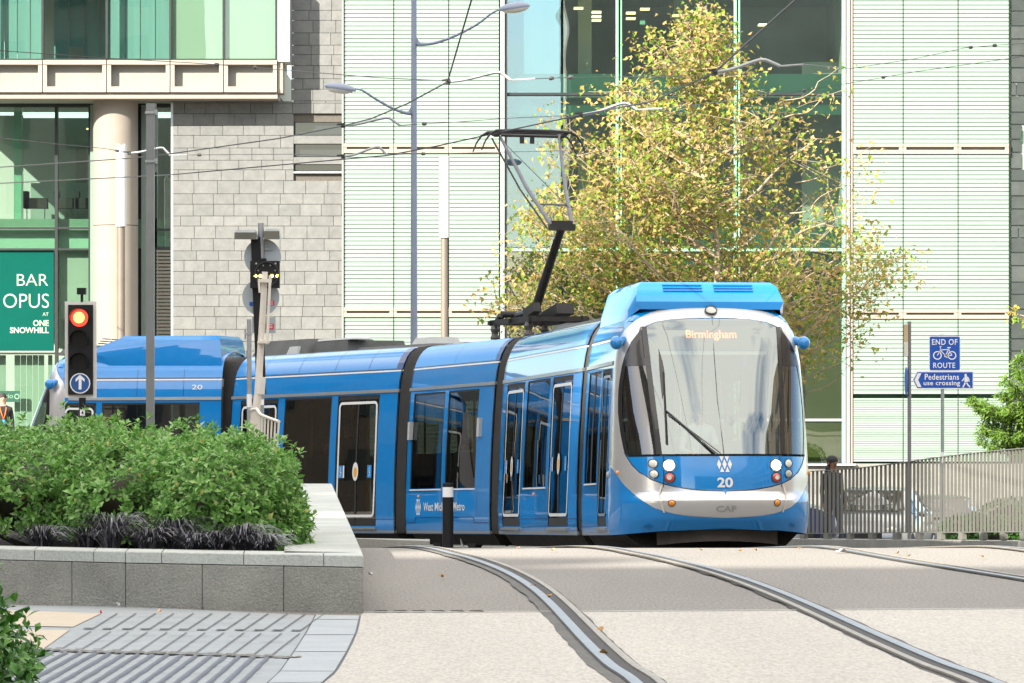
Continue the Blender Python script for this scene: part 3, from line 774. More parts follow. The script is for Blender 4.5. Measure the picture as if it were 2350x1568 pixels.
# cab cars: l runs from the joint towards the nose
a9 = R(9)
C1 = Sec((1.02,59.15), (1.02+math.sin(a9)*2.1, 59.15-math.cos(a9)*2.1))
a2 = R(82)
C2 = Sec((-4.83,73.15), (-4.83-math.sin(a2)*2.78, 73.15+math.cos(a2)*2.78))
def n_len(h): return interp([(.25,1.03),(.45,1.19),(.52,1.215),(.655,1.25),(.69,1.25),(.80,1.165),(.83,1.158),(1.0,1.15),(1.28,1.085),(1.7,.93),(2.2,.72),(2.6,.55),(2.9,.42),(3.08,.32),(3.2,.2),(3.3,.06)], h)
NEXP = 2/2.35
def capw(h): return interp(PROF + [(3.26,.72),(3.30,.55)], h)
class Cab:
    def __init__(s, sec, vis): s.sec = sec; s.vis = vis          # vis: sign of w on the side the photograph shows
    def S(s, a, h, off=0.0):
        """front-elevation point: a = lateral (+ = right seen from ahead), h above rail; |a| may run past the half width onto the side"""
        w = capw(h); n = n_len(h); sg = 1 if a >= 0 else -1
        t = abs(a)/w
        def pt(u):
            if u <= 1:
                sn = u**(1/NEXP); cs = math.sqrt(max(0, 1-sn*sn)); return w*u, s.sec.L + n*cs**NEXP
            return w, s.sec.L - (u-1)*1.0
        x, l = pt(t)
        if off:
            x2, l2 = pt(t+.01); x1, l1 = pt(max(0, t-.01))
            dx, dl = x2-x1, l2-l1; k = math.hypot(dx, dl) or 1
            x += -dl/k*off; l += dx/k*off
            # lean of the screen
            dn = (n_len(h+.03)-n_len(h-.03))/.06
            if t <= 1: 
                z_off = -dn*off*(1-t)*.8
                return s.sec.W(l, -sg*x if s.front else sg*x, h+z_off)
        return s.sec.W(l, -sg*x if s.front else sg*x, h)
    front = True
    def patch(s, mb, rows, off):                                # rows: list of (h, a0, a1), n columns each
        out = []
        for h, a0, a1, n in rows: out.append([s.S(lerp(a0, a1, k/n), h, off) for k in range(n+1)])
        mb.grid(out)
GLASS_TOP = [(1.28,1.185),(1.5,1.215),(1.8,1.232),(2.1,1.222),(2.4,1.185),(2.6,1.135),(2.77,1.06),(2.9,.96),(2.98,.865),(3.03,.74),(3.06,.55),(3.075,.3),(3.08,.02)]
def a_in(h):                                                    # inner edge of the silver ring
    if h >= 1.28: return interp(GLASS_TOP, h)
    return interp([(.80,.02),(.81,.28),(.83,.46),(.86,.63),(.90,.78),(.96,.92),(1.05,1.045),(1.15,1.125),(1.28,1.185)], h)
def a_out(h):
    if h < 1.2: return interp([(.465,.02),(.475,.28),(.49,.48),(.53,.72),(.60,.90),(.70,1.04),(.80,1.13),(.91,1.215),(1.05,1.28),(1.2,1.32)], h)
    return interp([(1.2,1.32),(1.6,1.335),(2.2,1.31),(2.6,1.265),(2.8,1.19),(2.95,1.10),(3.05,.99),(3.14,.84),(3.19,.68),(3.23,.48),(3.255,.02)], h)
def build_cab(cab, rich):
    sec = cab.sec; L = sec.L; l0 = .05
    if rich: win = (.25, 1.15); dr = (1.28, 1.92)
    else: win = (.42, 2.10); dr = (2.20, 2.78)
    ops = [(*win, .95, 2.44), (*dr, .37, 2.44)]
    m = MB()
    for s in (1, -1): side_shell(m, sec, s, l0, L, ops)
    # nose shell (below, beside and above the glass)
    hs = sorted(set([.25,.3,.36,.42,.45,.48,.52,.58,.655,.69,.74,.80,.83,.86,.95,1.05,1.15,1.26] + [1.26,1.4,1.6,1.8,2.0,2.2,2.4,2.6,2.75,2.88,2.98,3.05,3.1,3.15,3.2,3.25,3.29]))
    us = [i/30 for i in range(-30, 31)]
    def hb(u, h):       # arched lower edge
        if h < .5: return max(h, .25 + .085*(1-abs(u)**1.6)*(1-(h-.25)/.25))
        return h
    low = [h for h in hs if h <= 1.26]; up = [h for h in hs if h >= 1.26]
    m.grid([[cab.S(u*capw(h), hb(u, h)) for u in us] for h in low])
    for sg in (-1, 1):
        for c, d in zip(up, up[1:]):
            if d > 3.05: continue
            rows = []
            for h in (c, d):
                a0 = a_in(h)*.99; rows.append([cab.S(sg*lerp(a0, capw(h), k/6), h) for k in range(7)])
            m.grid(rows)
    m.grid([[cab.S(u*capw(h), h) for u in us] for h in [3.05,3.1,3.15,3.2,3.25,3.29]])
    m.build('cab_body', 'tram_blue', tram, smooth=True, ang=50)
    # roof dome
    m = MB(); m.grid([[cab.S(u*capw(3.29), 3.29) for u in us], [sec.W(L-.15, (-1 if cab.front else 1)*u*.5, 3.31) for u in us]]); 
    m.grid([[sec.W(l, w, h) for w, h in ((.86,3.2),(.6,3.26),(0,3.31),(-.6,3.26),(-.86,3.2))] for l in (l0, L*.5, L-.15, L+.05)]); m.build('roof', 'tram_blue', tram, smooth=True)
    # silver ring
    m = MB()
    hl = [.466,.475,.49,.52,.56,.6,.655,.69,.72,.75,.8,.805,.83,.86,.9,.95,1.0,1.08,1.15,1.22,1.28]
    top = [1.28,1.4,1.55,1.7,1.9,2.1,2.3,2.5,2.65,2.77,2.86,2.93,2.98,3.03,3.06,3.075,3.08,3.10,3.13,3.16,3.19,3.21,3.23,3.245,3.253]
    for hh in (hl, top):
        for sg in (-1, 1):
            rows = []
            for h in hh:
                ai = a_in(h) if .80 <= h <= 3.08 else 0.0
                rows.append([cab.S(sg*lerp(ai, a_out(h), k/16), h, .006) for k in range(17)])
            m.grid(rows)
    m.build('silver_surround', 'tram_silver', tram, smooth=True, ang=22)
    # dark seam along the inner edge below the mask
    m = MB()
    for sg in (-1, 1):
        hh = [.80,.81,.83,.86,.90,.96,1.05,1.15,1.28]; A = [cab.S(sg*a_in(h), h, .008) for h in hh]; B = [cab.S(sg*(a_in(h)), h+.014, .008) for h in hh]
        m.grid([A, B])
    m.build('mask_seam', 'tram_black', tram)
    # windscreen, corner windows, black pillars
    gh = [1.29,1.4,1.55,1.7,1.85,2.0,2.15,2.3,2.45,2.55,2.62,2.72,2.82,2.9,2.97,3.02,3.05,3.07]
    def a_c(h): return min(interp([(1.28,.79),(1.8,.82),(2.4,.85),(3.0,.875)], h), a_in(h)-.005)
    m = MB(); cab.patch(m, [(h, -a_c(h)+.01, a_c(h)-.01, 24) for h in gh], .003); ws = m.build('windscreen', 'windscreen_glass', tram, smooth=True, ang=80)
    for sg in (-1, 1):
        m = MB(); cab.patch(m, [(h, sg*(a_c(h)+.05), sg*(a_in(h)-.005), 8) for h in gh if h <= 2.56], .003)
        w = m.build('corner_window', 'corner_glass', tram, smooth=True, ang=80)
        m = MB(); cab.patch(m, [(h, sg*(a_c(h)-.008), sg*(a_c(h)+.055), 3) for h in gh if h < 3.0], .008)
        cab.patch(m, [(h, sg*(a_c(h)+.06), sg*max(a_in(h)-.0, a_c(h)+.065), 6) for h in gh if 2.45 <= h < 3.0], .007)
        cab.patch(m, [(h, sg*(a_in(h)-.035), sg*(a_in(h)+.004), 2) for h in gh if h <= 2.62], .009)
        m.build('window_pillar', 'tram_black', tram, smooth=True, ang=80)
    # openings on the sides
    for s in (1, -1):
        window(sec, s, win[0], (win[0]+win[1])/2-.02, .95, 2.44, s == cab.vis); window(sec, s, (win[0]+win[1])/2+.02, win[1], .95, 2.44, s == cab.vis)
        m = MB(); lm = (win[0]+win[1])/2; side_patch(m, sec, s, lm-.02, lm+.02, .95, 2.44, -.008); m.build('window_post', 'rubber', tram)
        d = door(sec, s, *dr, full=False)
        o, i = round_ring(dr[0]+.04, dr[1]-.04, .5, 2.36, .08, .035)
        m = MB(); m.grid([[sec.W(a, s*(pw(h)+.002), h) for a, h in o], [sec.W(a, s*(pw(h)+.002), h) for a, h in i]], True); m.build('white_outline', 'tram_white' if not rich else 'grey_trim', d)
    v = cab.vis
    m = MB(); rail_bar(m, sec, v, l0, L-.1, 2.485, 2.535, .018); m.build('drip_rail', 'grey_trim', tram)
    m = MB(); rail_bar(m, sec, v, l0, L+.0, 2.845, 2.862, .003); m.build('cantrail_joint', 'tram_black', tram)
    m = MB(); rail_bar(m, sec, v, l0, L-.05, 2.815, 2.838, .006); m.build('cantrail_highlight', 'tram_white', tram)  # same painted highlight on the cab side
    m = MB(); rail_bar(m, sec, v, l0, L, .262, .29, .004); m.build('sill_strip', 'grey_trim', tram)
    # floor, cab bulkhead, desk, driver seat
    m = MB(); m.face([sec.W(l0,-1.2,.36), sec.W(L+.9,-1.0,.36), sec.W(L+.9,1.0,.36), sec.W(l0,1.2,.36)]); m.build('interior_floor', 'interior_floor', tram)
    m = MB()
    for s in (1, -1): side_shell(m, sec, s, l0, L, ops, -.07, .36, 2.5)
    lb = L-.75 if rich else L-1.0
    m.face([sec.W(lb,-1.1,.36), sec.W(lb,1.1,.36), sec.W(lb,1.1,1.5), sec.W(lb,-1.1,1.5)]); m.face([sec.W(l0,-1.1,2.47), sec.W(L+.2,-1.1,2.47), sec.W(L+.2,1.1,2.47), sec.W(l0,1.1,2.47)])
    m.build('interior_lining', 'interior_grey', tram)
    m = MB(); m.hexa([sec.W(L+.25,-1.0,.6), sec.W(L+.85,-.85,.6), sec.W(L+.85,.85,.6), sec.W(L+.25,1.0,.6), sec.W(L+.25,-1.0,1.12), sec.W(L+.92,-.8,1.28), sec.W(L+.92,.8,1.28), sec.W(L+.25,1.0,1.12)])
    m.hexa([sec.W(L+.5,-.22,1.12), sec.W(L+.62,-.22,1.15), sec.W(L+.62,.22,1.15), sec.W(L+.5,.22,1.12), sec.W(L+.47,-.2,1.42), sec.W(L+.55,-.2,1.42), sec.W(L+.55,.2,1.42), sec.W(L+.47,.2,1.42)])
    m.build('driving_desk', 'interior_floor', tram)
    m = MB(); 
    m.hexa([sec.W(L+.25,-.74,2.66), sec.W(L+.33,-.74,2.66), sec.W(L+.33,.74,2.66), sec.W(L+.25,.74,2.66), sec.W(L+.16,-.74,3.0), sec.W(L+.22,-.74,3.0), sec.W(L+.22,.74,3.0), sec.W(L+.16,.74,3.0)])
    ds = m.build('destination_display', 'tram_black', tram)
    m = MB(); m.hexa([sec.W(L+.30,-.72,2.60), sec.W(L+.34,-.72,2.60), sec.W(L+.34,.72,2.60), sec.W(L+.30,.72,2.60), sec.W(L+.30,-.72,2.645), sec.W(L+.34,-.72,2.645), sec.W(L+.34,.72,2.645), sec.W(L+.30,.72,2.645)])
    m.build('blind_rail', 'tram_white', tram)
    if rich:
        def fw(u, v): return sec.W(L+.345-.075*((v-2.66)/.34)*1.6+.0, -u, v)
        m = MB(); text_rect(m, 'Birmingham', -.335, .335, 2.79, 2.925, fw, bold=.012); m.build('display_text', 'led_orange', ds)
    # lights
    for sg in (-1, 1):
        def lamp(a, h, r, name, mat, rim='lamp_rim', inner=None):
            def ringp(rr, off): return [cab.S(sg*a+rr*math.cos(t), h+rr*math.sin(t), off) for t in [2*math.pi*k/20 for k in range(20)]]
            q = MB(); q.grid([ringp(r*1.22, .004), ringp(r*1.2, .014), ringp(r, .012)], True); o = q.build(name+'_rim' if False else 'lamp_rim', rim, tram)
            q = MB(); q.grid([ringp(r, .010), ringp(r*.7, .018), ringp(r*.3, .022)], True); q.face(ringp(r*.3, .022)); o2 = q.build(name, mat, tram, smooth=True)
            if inner: q = MB(); q.face(ringp(r*(.78 if name == 'headlight' else .5), .026)); q.build('lens', inner, o2)
        lamp(.70, 1.145, .072, 'headlight', 'lamp_lens', inner='lamp_on')
        lamp(.70, .985, .058, 'tail_light', 'lamp_red', inner='lamp_lens')
        lamp(.89, 1.17, .050, 'side_light', 'lamp_lens')
        lamp(.885, 1.035, .048, 'side_light', 'lamp_lens' if sg < 0 else 'lamp_dim')
        lamp(.69, .655, .038, 'indicator', 'lamp_amber')
        # seams and the pale jumper strips on the bumper
        q = MB()
        for h0, h1, a0, a1 in ((.86, 1.27, .775, .765),):
            q.grid([[cab.S(sg*(lerp(a0,a1,k/4)-.004), lerp(h0,h1,k/4), .009), cab.S(sg*(lerp(a0,a1,k/4)+.004), lerp(h0,h1,k/4), .009)] for k in range(5)])
        q.build('mask_joint', 'tram_black', tram)
        q = MB(); pp = [(.80,.88),(.83,.76),(.815,.68),(.79,.58),(.775,.535)]
        q.grid([[cab.S(sg*(a-.009), h, .012), cab.S(sg*(a+.009), h, .012)] for a, h in pp]); q.build('bumper_strip', 'cream_paint', tram)
        # camera pods
        c = sec.W(L+.22, sg*(capw(2.74)+.06)*(-1 if cab.front else 1), 2.76)
        q = MB(); q.ell(c, .084, .088, .09, 18, 12); q.tube([c, sec.W(L+.14, sg*(capw(2.80)-.04)*(-1 if cab.front else 1), 2.80)], [.06,.055], 12); q.build('camera_pod', 'tram_blue', tram, smooth=True, ang=70)
        q = MB(); q.ell(sec.W(L-.02, sg*(pw(1.02)+.0)*(-1 if cab.front else 1), 1.04), .03, .03, .045, 10, 8); q.build('side_reflector', 'roof_pale', tram, smooth=True)
        q = MB(); q.ell(cab.S(sg*1.262, 1.06, .002), .028, .028, .032, 10, 8); q.build('side_marker', 'lamp_amber', tram, smooth=True)
    def ringc(rr, off): return [cab.S(rr*math.cos(t), 3.165+rr*.62*math.sin(t), off) for t in [2*math.pi*k/20 for k in range(20)]]
    q = MB(); q.grid([ringc(.085, .006), ringc(.083, .03), ringc(.068, .03)], True); q.build('lamp_rim', 'lamp_rim', tram)
    q = MB(); q.face(ringc(.068, .028)); q.build('marker_light', 'lamp_dim', tram)
    # roof unit
    def ru(l, w, h): return sec.W(l, w, h)
    m = MB(); lr, lf = (.35, L+.12 if rich else L-.42); fsl = 0 if rich else .35
    le = lr-.27
    bot = [ru(lf+.06,-.94,3.20), ru(lf+.06,.94,3.20), ru(lf-.35,1.055,3.07), ru(le,1.065,3.06), ru(le,-1.065,3.06), ru(lf-.35,-1.055,3.07)]
    mid = [ru(lf+.08,-.985,3.30), ru(lf+.08,.985,3.30), ru(lf-.3,1.045,3.20), ru(le,1.05,3.19), ru(le,-1.05,3.19), ru(lf-.3,-1.045,3.20)]
    md2 = [ru(lf-.11-fsl,-.93,3.51), ru(lf-.11-fsl,.93,3.51), ru(lf-.36-fsl,.965,3.50), ru(le+.05,.965,3.50), ru(le+.05,-.965,3.50), ru(lf-.36-fsl,-.965,3.50)]
    topp = [ru(lf-.20-fsl,-.86,3.57), ru(lf-.20-fsl,.86,3.57), ru(lf-.40-fsl,.88,3.57), ru(le+.1,.88,3.57), ru(le+.1,-.88,3.57), ru(lf-.40-fsl,-.88,3.57)]
    m.grid([bot, mid, md2, topp], True); m.face(topp)
    u = m.build('roof_unit', 'tram_blue', tram, smooth=True, ang=33)
    m = MB()
    for sg in (-1, 1):
        for k in range(3):
            t0 = .52+.15*k; h = lambda t: lerp(3.31, 3.57, t); l = lambda t: lerp(lf+.08, lf-.16, t)
            a0, a1 = sg*.08, sg*.60
            m.hexa([ru(l(t0)+.012,a0,h(t0)), ru(l(t0)+.012,a1,h(t0)), ru(l(t0)-.02,a1,h(t0)), ru(l(t0)-.02,a0,h(t0)), ru(l(t0+.06)+.012,a0,h(t0+.06)), ru(l(t0+.06)+.012,a1,h(t0+.06)), ru(l(t0+.06)-.02,a1,h(t0+.06)), ru(l(t0+.06)-.02,a0,h(t0+.06))])
    m.build('vent_slot', 'vent_blue', u)
    # deflector, bogie, wheels
    def und(l, w, h): return sec.W(l, w, h)
    m = MB(); rows = []
    for k in range(13):
        w = lerp(-.80, .80, k/12); l = L+.95-.30*(w/.8)**2; hb0 = .115+.05*(1-(w/.8)**2)
        rows.append([und(l-.12, w, .34), und(l, w, .31), und(l+.02, w, hb0), und(l-.12, w, hb0)])
    m.grid(rows); m.build('obstacle_deflector', 'deflector', tram)
    m = MB(); m.hexa([und(.2,-1.1,.05), und(L+.5,-.9,.05), und(L+.5,.9,.05), und(.2,1.1,.05), und(.1,-1.27,.30), und(L+.25,-1.2,.30), und(L+.25,1.2,.30), und(.1,1.27,.30)]); m.build('underframe', 'under_dark', tram)
    for l in (L-.9, L-.9+.0):
        pass
    for w in (-.72, .72):
        m = MB(); c0 = und(L-.5, w-.06, .30); c1 = und(L-.5, w+.06, .30); m.tube([c0, c1], .30, 20); m.build('wheel', 'panto_dark', tram)
    if rich:
        def fs(u, v): return cab.S(u, v, .009)
        m = MB(); cx, cy, W_, H_ = 0.0, 1.155, .205, .205
        px = lambda x, y: fs((x-1137)/478*W_, cy + (720-y)/445*H_)
        for dx in (-166, 0, 166):
            m.face([px(1137+dx, 580), px(1137+dx+64, 722), px(1137+dx, 868), px(1137+dx-66, 722)])
        for dx in (-83, 83):
            m.face([px(1137+dx-68, 500), px(1137+dx+64, 500), px(1137+dx, 650)][::-1]); m.face([px(1137+dx-64, 938), px(1137+dx+64, 938), px(1137+dx, 790)])
        m.build('operator_emblem', 'tram_white', tram)
        m = MB(); text_rect(m, '20', -.103, .103, .855, .985, fs, bold=.03); m.build('fleet_number', 'tram_white', tram)
        m = MB(); text_rect(m, 'CAF', -.13, .13, .54, .62, lambda u, v: cab.S(u, v, .013), bold=.02); m.build('maker_lettering', 'grey_trim', tram)
        # wiper
        m = MB(); pv = (-.12, 1.285); tipp = (-.70, 1.86)
        pts = [cab.S(lerp(pv[0], tipp[0], k/8), lerp(pv[1], tipp[1], k/8), .035) for k in range(9)]
        m.tube(pts, [.016]*5+[.011]*4, 6); pts = [cab.S(lerp(pv[0]+.07, tipp[0]+.02, k/8), lerp(pv[1], tipp[1]-.05, k/8), .04) for k in range(9)]; m.tube(pts, .007, 6)
        m.build('wiper_arm', 'tram_black', tram)
        m = MB(); pts = [cab.S(-.715+.02*k/8, lerp(1.42, 2.36, k/8), .03) for k in range(9)]; m.tube(pts, .013, 6); m.build('wiper_blade', 'rubber', tram)
        m = MB(); pts = [cab.S(-.735-.008*math.sin(math.pi*k/8), lerp(2.0, 2.68, k/8), .012) for k in range(9)]; p2 = [cab.S(-.735+.055*math.sin(math.pi*k/8), lerp(2.0, 2.68, k/8), .012) for k in range(9)]
        m.grid([pts, p2]); m.build('screen_sticker', 'tram_black', tram)
        m = MB(); m.tube([cab.S(.0, 1.29, .01), cab.S(-.03, 2.0, .006), cab.S(-.02, 2.6, .006), cab.S(-.0, 3.07, .006)], .004, 4); m.build('screen_wire', 'wire', tram)
cab1 = Cab(C1, 1); build_cab(cab1, True)
cab2 = Cab(C2, 1 if C2.n.x < 0 and C2.n.y < 0 else -1); build_cab(cab2, False)
v2 = cab2.vis
m = MB(); C2txt = lambda u, v: C2.W(u, v2*(pw(v)+.004), v)
text_rect(m, '20', .56, .38, 2.66, 2.74, C2txt, bold=.01); m.build('fleet_number', 'tram_white', tram)
# mid-section lettering and emblem
m = MB(); Rt = lambda u, v: Rm.W(u, pw(v)+.004, v)
L = Rm.L

for wd, u0, u1 in (('West', .232, .345), ('Midlands', .365, .56), ('Metro', .58, .705)):
    m = MB(); text_rect(m, wd, u0*L, u1*L, .605, .735, Rt, bold=.012); m.build('operator_lettering', 'tram_white', tram)
m = MB(); cx, cy = .168*L, .665
px = lambda x, y: Rt(cx+(x-1137)/478*.24, cy+(720-y)/445*.25)
for dx in (-166, 0, 166): m.face([px(1137+dx, 580), px(1137+dx+64, 722), px(1137+dx, 868), px(1137+dx-66, 722)])
for dx in (-83, 83): m.face([px(1137+dx-68, 500), px(1137+dx+64, 500), px(1137+dx, 650)]); m.face([px(1137+dx-64, 938), px(1137+dx+64, 938), px(1137+dx, 790)])
m.build('operator_emblem', 'tram_white', tram)
m = MB(); rail_bar(m, Rm, 1, .13*L, .80*L, .50, .512, .002)
for la, lb in ((.13, .11), (.80, .82)):
    a = Rm.W(la*L, pw(.5)+.004, .5); b = Rm.W(lb*L, pw(.27)+.004, .27); c = Rm.W(lb*L+.03, pw(.27)+.004, .27); d = Rm.W(la*L+.03, pw(.5)+.004, .5); m.face([a, b, c, d])
m.build('panel_joint', 'tram_blue_dark', tram)
for ua, ub in ((.03, .11), (.82, .97)): m = MB(); rail_bar(m, Rm, 1, ua*L, ub*L, .42, .43, .002); m.build('panel_joint', 'tram_blue_dark', tram)
for l in (.045*L, .845*L):
    m = MB(); m.hexa([Rm.W(l, pw(1.7)-.02, 1.72), Rm.W(l+.09, pw(1.7)-.02, 1.72), Rm.W(l+.09, pw(1.7)+.05, 1.72), Rm.W(l, pw(1.7)+.05, 1.72), Rm.W(l, pw(1.9)-.02, 2.0), Rm.W(l+.09, pw(1.9)-.02, 2.0), Rm.W(l+.09, pw(1.9)+.05, 2.0), Rm.W(l, pw(1.9)+.05, 2.0)])
    m.build('side_camera', 'roof_pale', tram)
# bellows
def bellows(sa, la, sb, lb, n=7):
    m = MB(); A0 = end_ring(sa, la, .985); B0 = end_ring(sb, lb, .985); rows = []
    ca = sa.W(la, 0, 1.7); cb = sb.W(lb, 0, 1.7)
    for k in range(2*n+1):
        t = k/(2*n); sc_ = 1.0 if k % 2 == 0 else .965
        cc = ca.lerp(cb, t); row = []
        for p, q in zip(A0, B0): r = p.lerp(q, t); row.append(cc + (r-cc)*sc_)
        rows.append(row)
    m.grid(rows); m.build('bellows', 'bellows_grey', tram)
    for s, l, dl in ((sa, la, -.03), (sb, lb, .03)):
        for sg in (1, -1): m = MB(); side_patch(m, s, sg, l, l+dl, .25, 2.84, .006); m.build('gangway_frame', 'tram_black', tram)
def ends(s): return .04, s.L-.04
def seams(sec, sg, ls, h0, h1):
    for l in ls: m = MB(); side_patch(m, sec, sg, l, l+.008, h0, h1, .003); m.build('panel_joint', 'tram_blue_dark', tram)
seams(S2, 1, (.9, 2.0, 3.1, 4.1), 2.87, 3.19); seams(S1, 1, (1.6, 3.3), 2.87, 3.19); seams(Rm, 1, (1.75,), 2.87, 3.19); seams(C2, cab2.vis, (.7, 1.5, 2.3), 2.55, 3.0)
seams(Rm, 1, (.06*Rm.L, .84*Rm.L), .52, .95); seams(S2, 1, (.325*S2.L, .62*S2.L), .30, .93); seams(S1, 1, (.325*S1.L, .62*S1.L), .30, .93)
bellows(S1, ends(S1)[1], C1, .05); bellows(Rm, ends(Rm)[1], S1, .04); bellows(S2, ends(S2)[1], Rm, .04); bellows(C2, .05, S2, .04)
# roof equipment
def rbox(sec, l0, l1, w0, w1, h0, h1, name, mat, tp=.05):
    m = MB(); m.hexa([sec.W(l0,w0,h0), sec.W(l1,w0,h0), sec.W(l1,w1,h0), sec.W(l0,w1,h0), sec.W(l0+tp,w0+tp,h1), sec.W(l1-tp,w0+tp,h1), sec.W(l1-tp,w1-tp,h1), sec.W(l0+tp,w1-tp,h1)]); m.build(name, mat, tram)
rbox(S2, -.2, 1.55, -.8, .70, 3.2, 3.46, 'roof_cowl', 'roof_grey', .12)
rbox(S2, 1.5, 2.6, -.6, .6, 3.2, 3.40, 'roof_box', 'roof_grey'); rbox(S2, 1.62, 2.7, .2, .55, 3.41, 3.44, 'cable_tray', 'roof_pale', .02); rbox(S2, .95, 1.3, .5, .74, 3.2, 3.34, 'junction_box', 'roof_pale')
rbox(S2, 2.7, 4.9, -.7, .5, 3.2, 3.27, 'roof_walkway', 'roof_grey'); rbox(S2, 4.2, 4.75, -.2, .4, 3.27, 3.38, 'junction_box', 'roof_pale')
rbox(C2, .1, 3.0, -.75, .75, 3.25, 3.42, 'roof_cowl', 'roof_grey', .15)
rbox(S1, .1, 1.2, -.6, .55, 3.22, 3.34, 'roof_box', 'roof_grey'); rbox(S1, 1.3, 4.9, -.7, .75, 3.2, 3.27, 'roof_walkway', 'roof_grey')
# bogie details under the mid section
for l in (.9, 2.35):
    m = MB(); m.tube([Rm.W(l, 1.0, .31), Rm.W(l, 1.12, .31)], .29, 20); m.build('wheel', 'panto_dark', tram)
    m = MB(); pts = [Rm.W(l+.32*math.cos(t), 1.16, .24+.28*math.sin(t)) for t in [math.pi*1.05+k*.16 for k in range(6)]]; m.tube(pts, .02, 6); m.build('guard_hook', 'roof_pale', tram)
# pantograph on the mid section
pg = bpy.data.objects.new('pantograph', None); COL.objects.link(pg); pg.parent = tram; pg.location = Rm.W(Rm.L*.5, 0, 3.3) - tram.location
lc = Rm.L*.60
def Q(l, w, h): return Rm.W(lc+l, w, h)
HB, HK, HT = 3.56, 4.88, 6.42
m = MB()
for w in (-.42, .42): m.bar(Q(-.75, w, HB-.06), Q(.95, w, HB-.06), .07, .09)
for l in (-.7, .1, .9): m.bar(Q(l, -.5, HB-.06), Q(l, .5, HB-.06), .06, .07)
m.tube([Q(-.35,-.35,HB+.06), Q(-.35,.42,HB+.06)], .055, 10); m.tube([Q(-.2,.2,HB+.02), Q(.75,.28,HB+.08)], .075, 10); m.tube([Q(-.6,-.2,HB), Q(.2,-.25,HB+.1)], .06, 8)
m.bar(Q(.35,-.1,HB-.02), Q(.95,-.1,HB+.10), .28, .16); m.bar(Q(-.95,.3,HB-.14), Q(-.65,.3,HB+.06), .1, .06); m.bar(Q(.5,.35,HB+.02), Q(.9,.35,HB+.12), .12, .14)
m.build('base_frame', 'panto_dark', pg)
for l in (-.62, .75):
    for w in (-.42, .42): m = MB(); m.tube([Q(l, w, 3.2), Q(l, w, 3.27), Q(l, w, 3.33), Q(l, w, 3.4), Q(l, w, HB-.1)], [.05,.075,.05,.075,.05], 10); m.build('insulator', 'insulator', pg)
K = lambda w, dh=0: Q(1.05, w, HK+dh)
T = lambda w, dh=0: Q(-.25, w, HT+dh)
m = MB(); m.tube([Q(-.1, 0, HB+.02), K(0)], [.075, .06], 10); m.build('lower_arm', 'panto_dark', pg)
m = MB(); m.tube([Q(.25, .12, HB+.04), Q(1.0, .1, HK-.18)], .018, 6); m.build('control_rod', 'panto_dark', pg)
m = MB(); m.bar(K(-.20), K(.20), .12, .10); m.bar(K(-.17,.03), K(.17,.03), .05, .14); m.build('knee_joint', 'panto_dark', pg)
m = MB()
for s in (-1, 1): m.tube([K(s*.17,.03), Q(.42, s*.32, lerp(HK, HT, .42)), T(s*.50, -.04)], [.034,.030,.022], 8)
m.tube([Q(.70, -.24, lerp(HK,HT,.24)), Q(.70, .24, lerp(HK,HT,.24))], .018, 6)
m.build('upper_arm', 'panto_grey', pg)
m = MB(); m.tube([K(.24,-.02), Q(.4, .42, lerp(HK, HT, .40)), T(.62, -.10)], .014, 6); m.tube([K(-.12,.3), T(.4, -.18)], .006, 4); m.build('guide_rod', 'panto_dark', pg)
m = MB()
for l in (-.43, -.07):
    def Hh(w, dh): return Q(l, w, HT+dh)
    m.tube([Hh(-.86,-.30), Hh(-.80,-.16), Hh(-.72,-.05), Hh(-.62,0), Hh(-.3,.015), Hh(.3,.015), Hh(.62,0), Hh(.72,-.05), Hh(.80,-.16), Hh(.86,-.30)], [.012,.014,.018,.024,.024,.024,.024,.018,.014,.012], 6)
m.tube([T(-.58,-.05), T(.58,-.05)], .024, 8)
for w in (-.05, .12): m.bar(T(w, -.06), T(w, -.17), .07, .07)
for l in (-.43, -.07):
    for w in (-.55, .55): m.bar(Q(l, w, HT-.01), Q(-.25, w, HT-.06), .05, .04)
m.build('collector_head', 'panto_dark', pg)
# ================================================================ office building across the street
YB = 104.0
SB = F/YB
def bx(x): return (x-CX)/SB
def bz(y): return CAMZ + (HZ-y)/SB
bld = thing('office_building', 'glass and slate office building with white louvred bays, filling the background', 'building', (0, YB, -2.0))
def fb(mb, x0, y0, x1, y1, f, b):            # box over a facade rectangle, f/b = distance in front of / behind the main plane
    mb.box((bx(x0), YB-f, bz(y1)), (bx(x1), YB-b, bz(y0)))
def part(name, mat, rects, parent=None, label=None):
    m = MB()
    for r in rects: fb(m, *r)
    return m.build(name, mat, parent or bld, label=label)
def blocks(mb, x0, y0, x1, y1, hts, ln, f, holes=(), gap=1.0, seed=1):
    rnd = random.Random(seed); y = y1; row = 0
    while y > y0+4:
        h = hts[row % len(hts)]; ya = max(y0, y-h)
        x = x0 - rnd.choice((.5, .12, .35, .7))*ln if row % 2 else x0
        while x < x1-1:
            w = ln*rnd.uniform(.92, 1.08); a = max(x, x0); b = min(x+w, x1)
            if b-a > 2:
                cells = [(a, b)]
                for hx0, hy0, hx1, hy1 in holes:
                    if ya < hy1-1 and y > hy0+1:
                        new = []
                        for c, d in cells:
                            if d <= hx0 or c >= hx1: new.append((c, d))
                            else:
                                if c < hx0: new.append((c, hx0))
                                if d > hx1: new.append((hx1, d))
                        cells = new
                for c, d in cells:
                    if d-c > 1.5: 
                        ff = f + rnd.uniform(-.006,.006)
                        mb.box((bx(c+gap/2), YB-ff, bz(y-gap/2)), (bx(d-gap/2), YB-f+.06, bz(ya+gap/2)))
            x += w
        y = ya; row += 1
HT = [27,24,30,25,22,28,29,23]
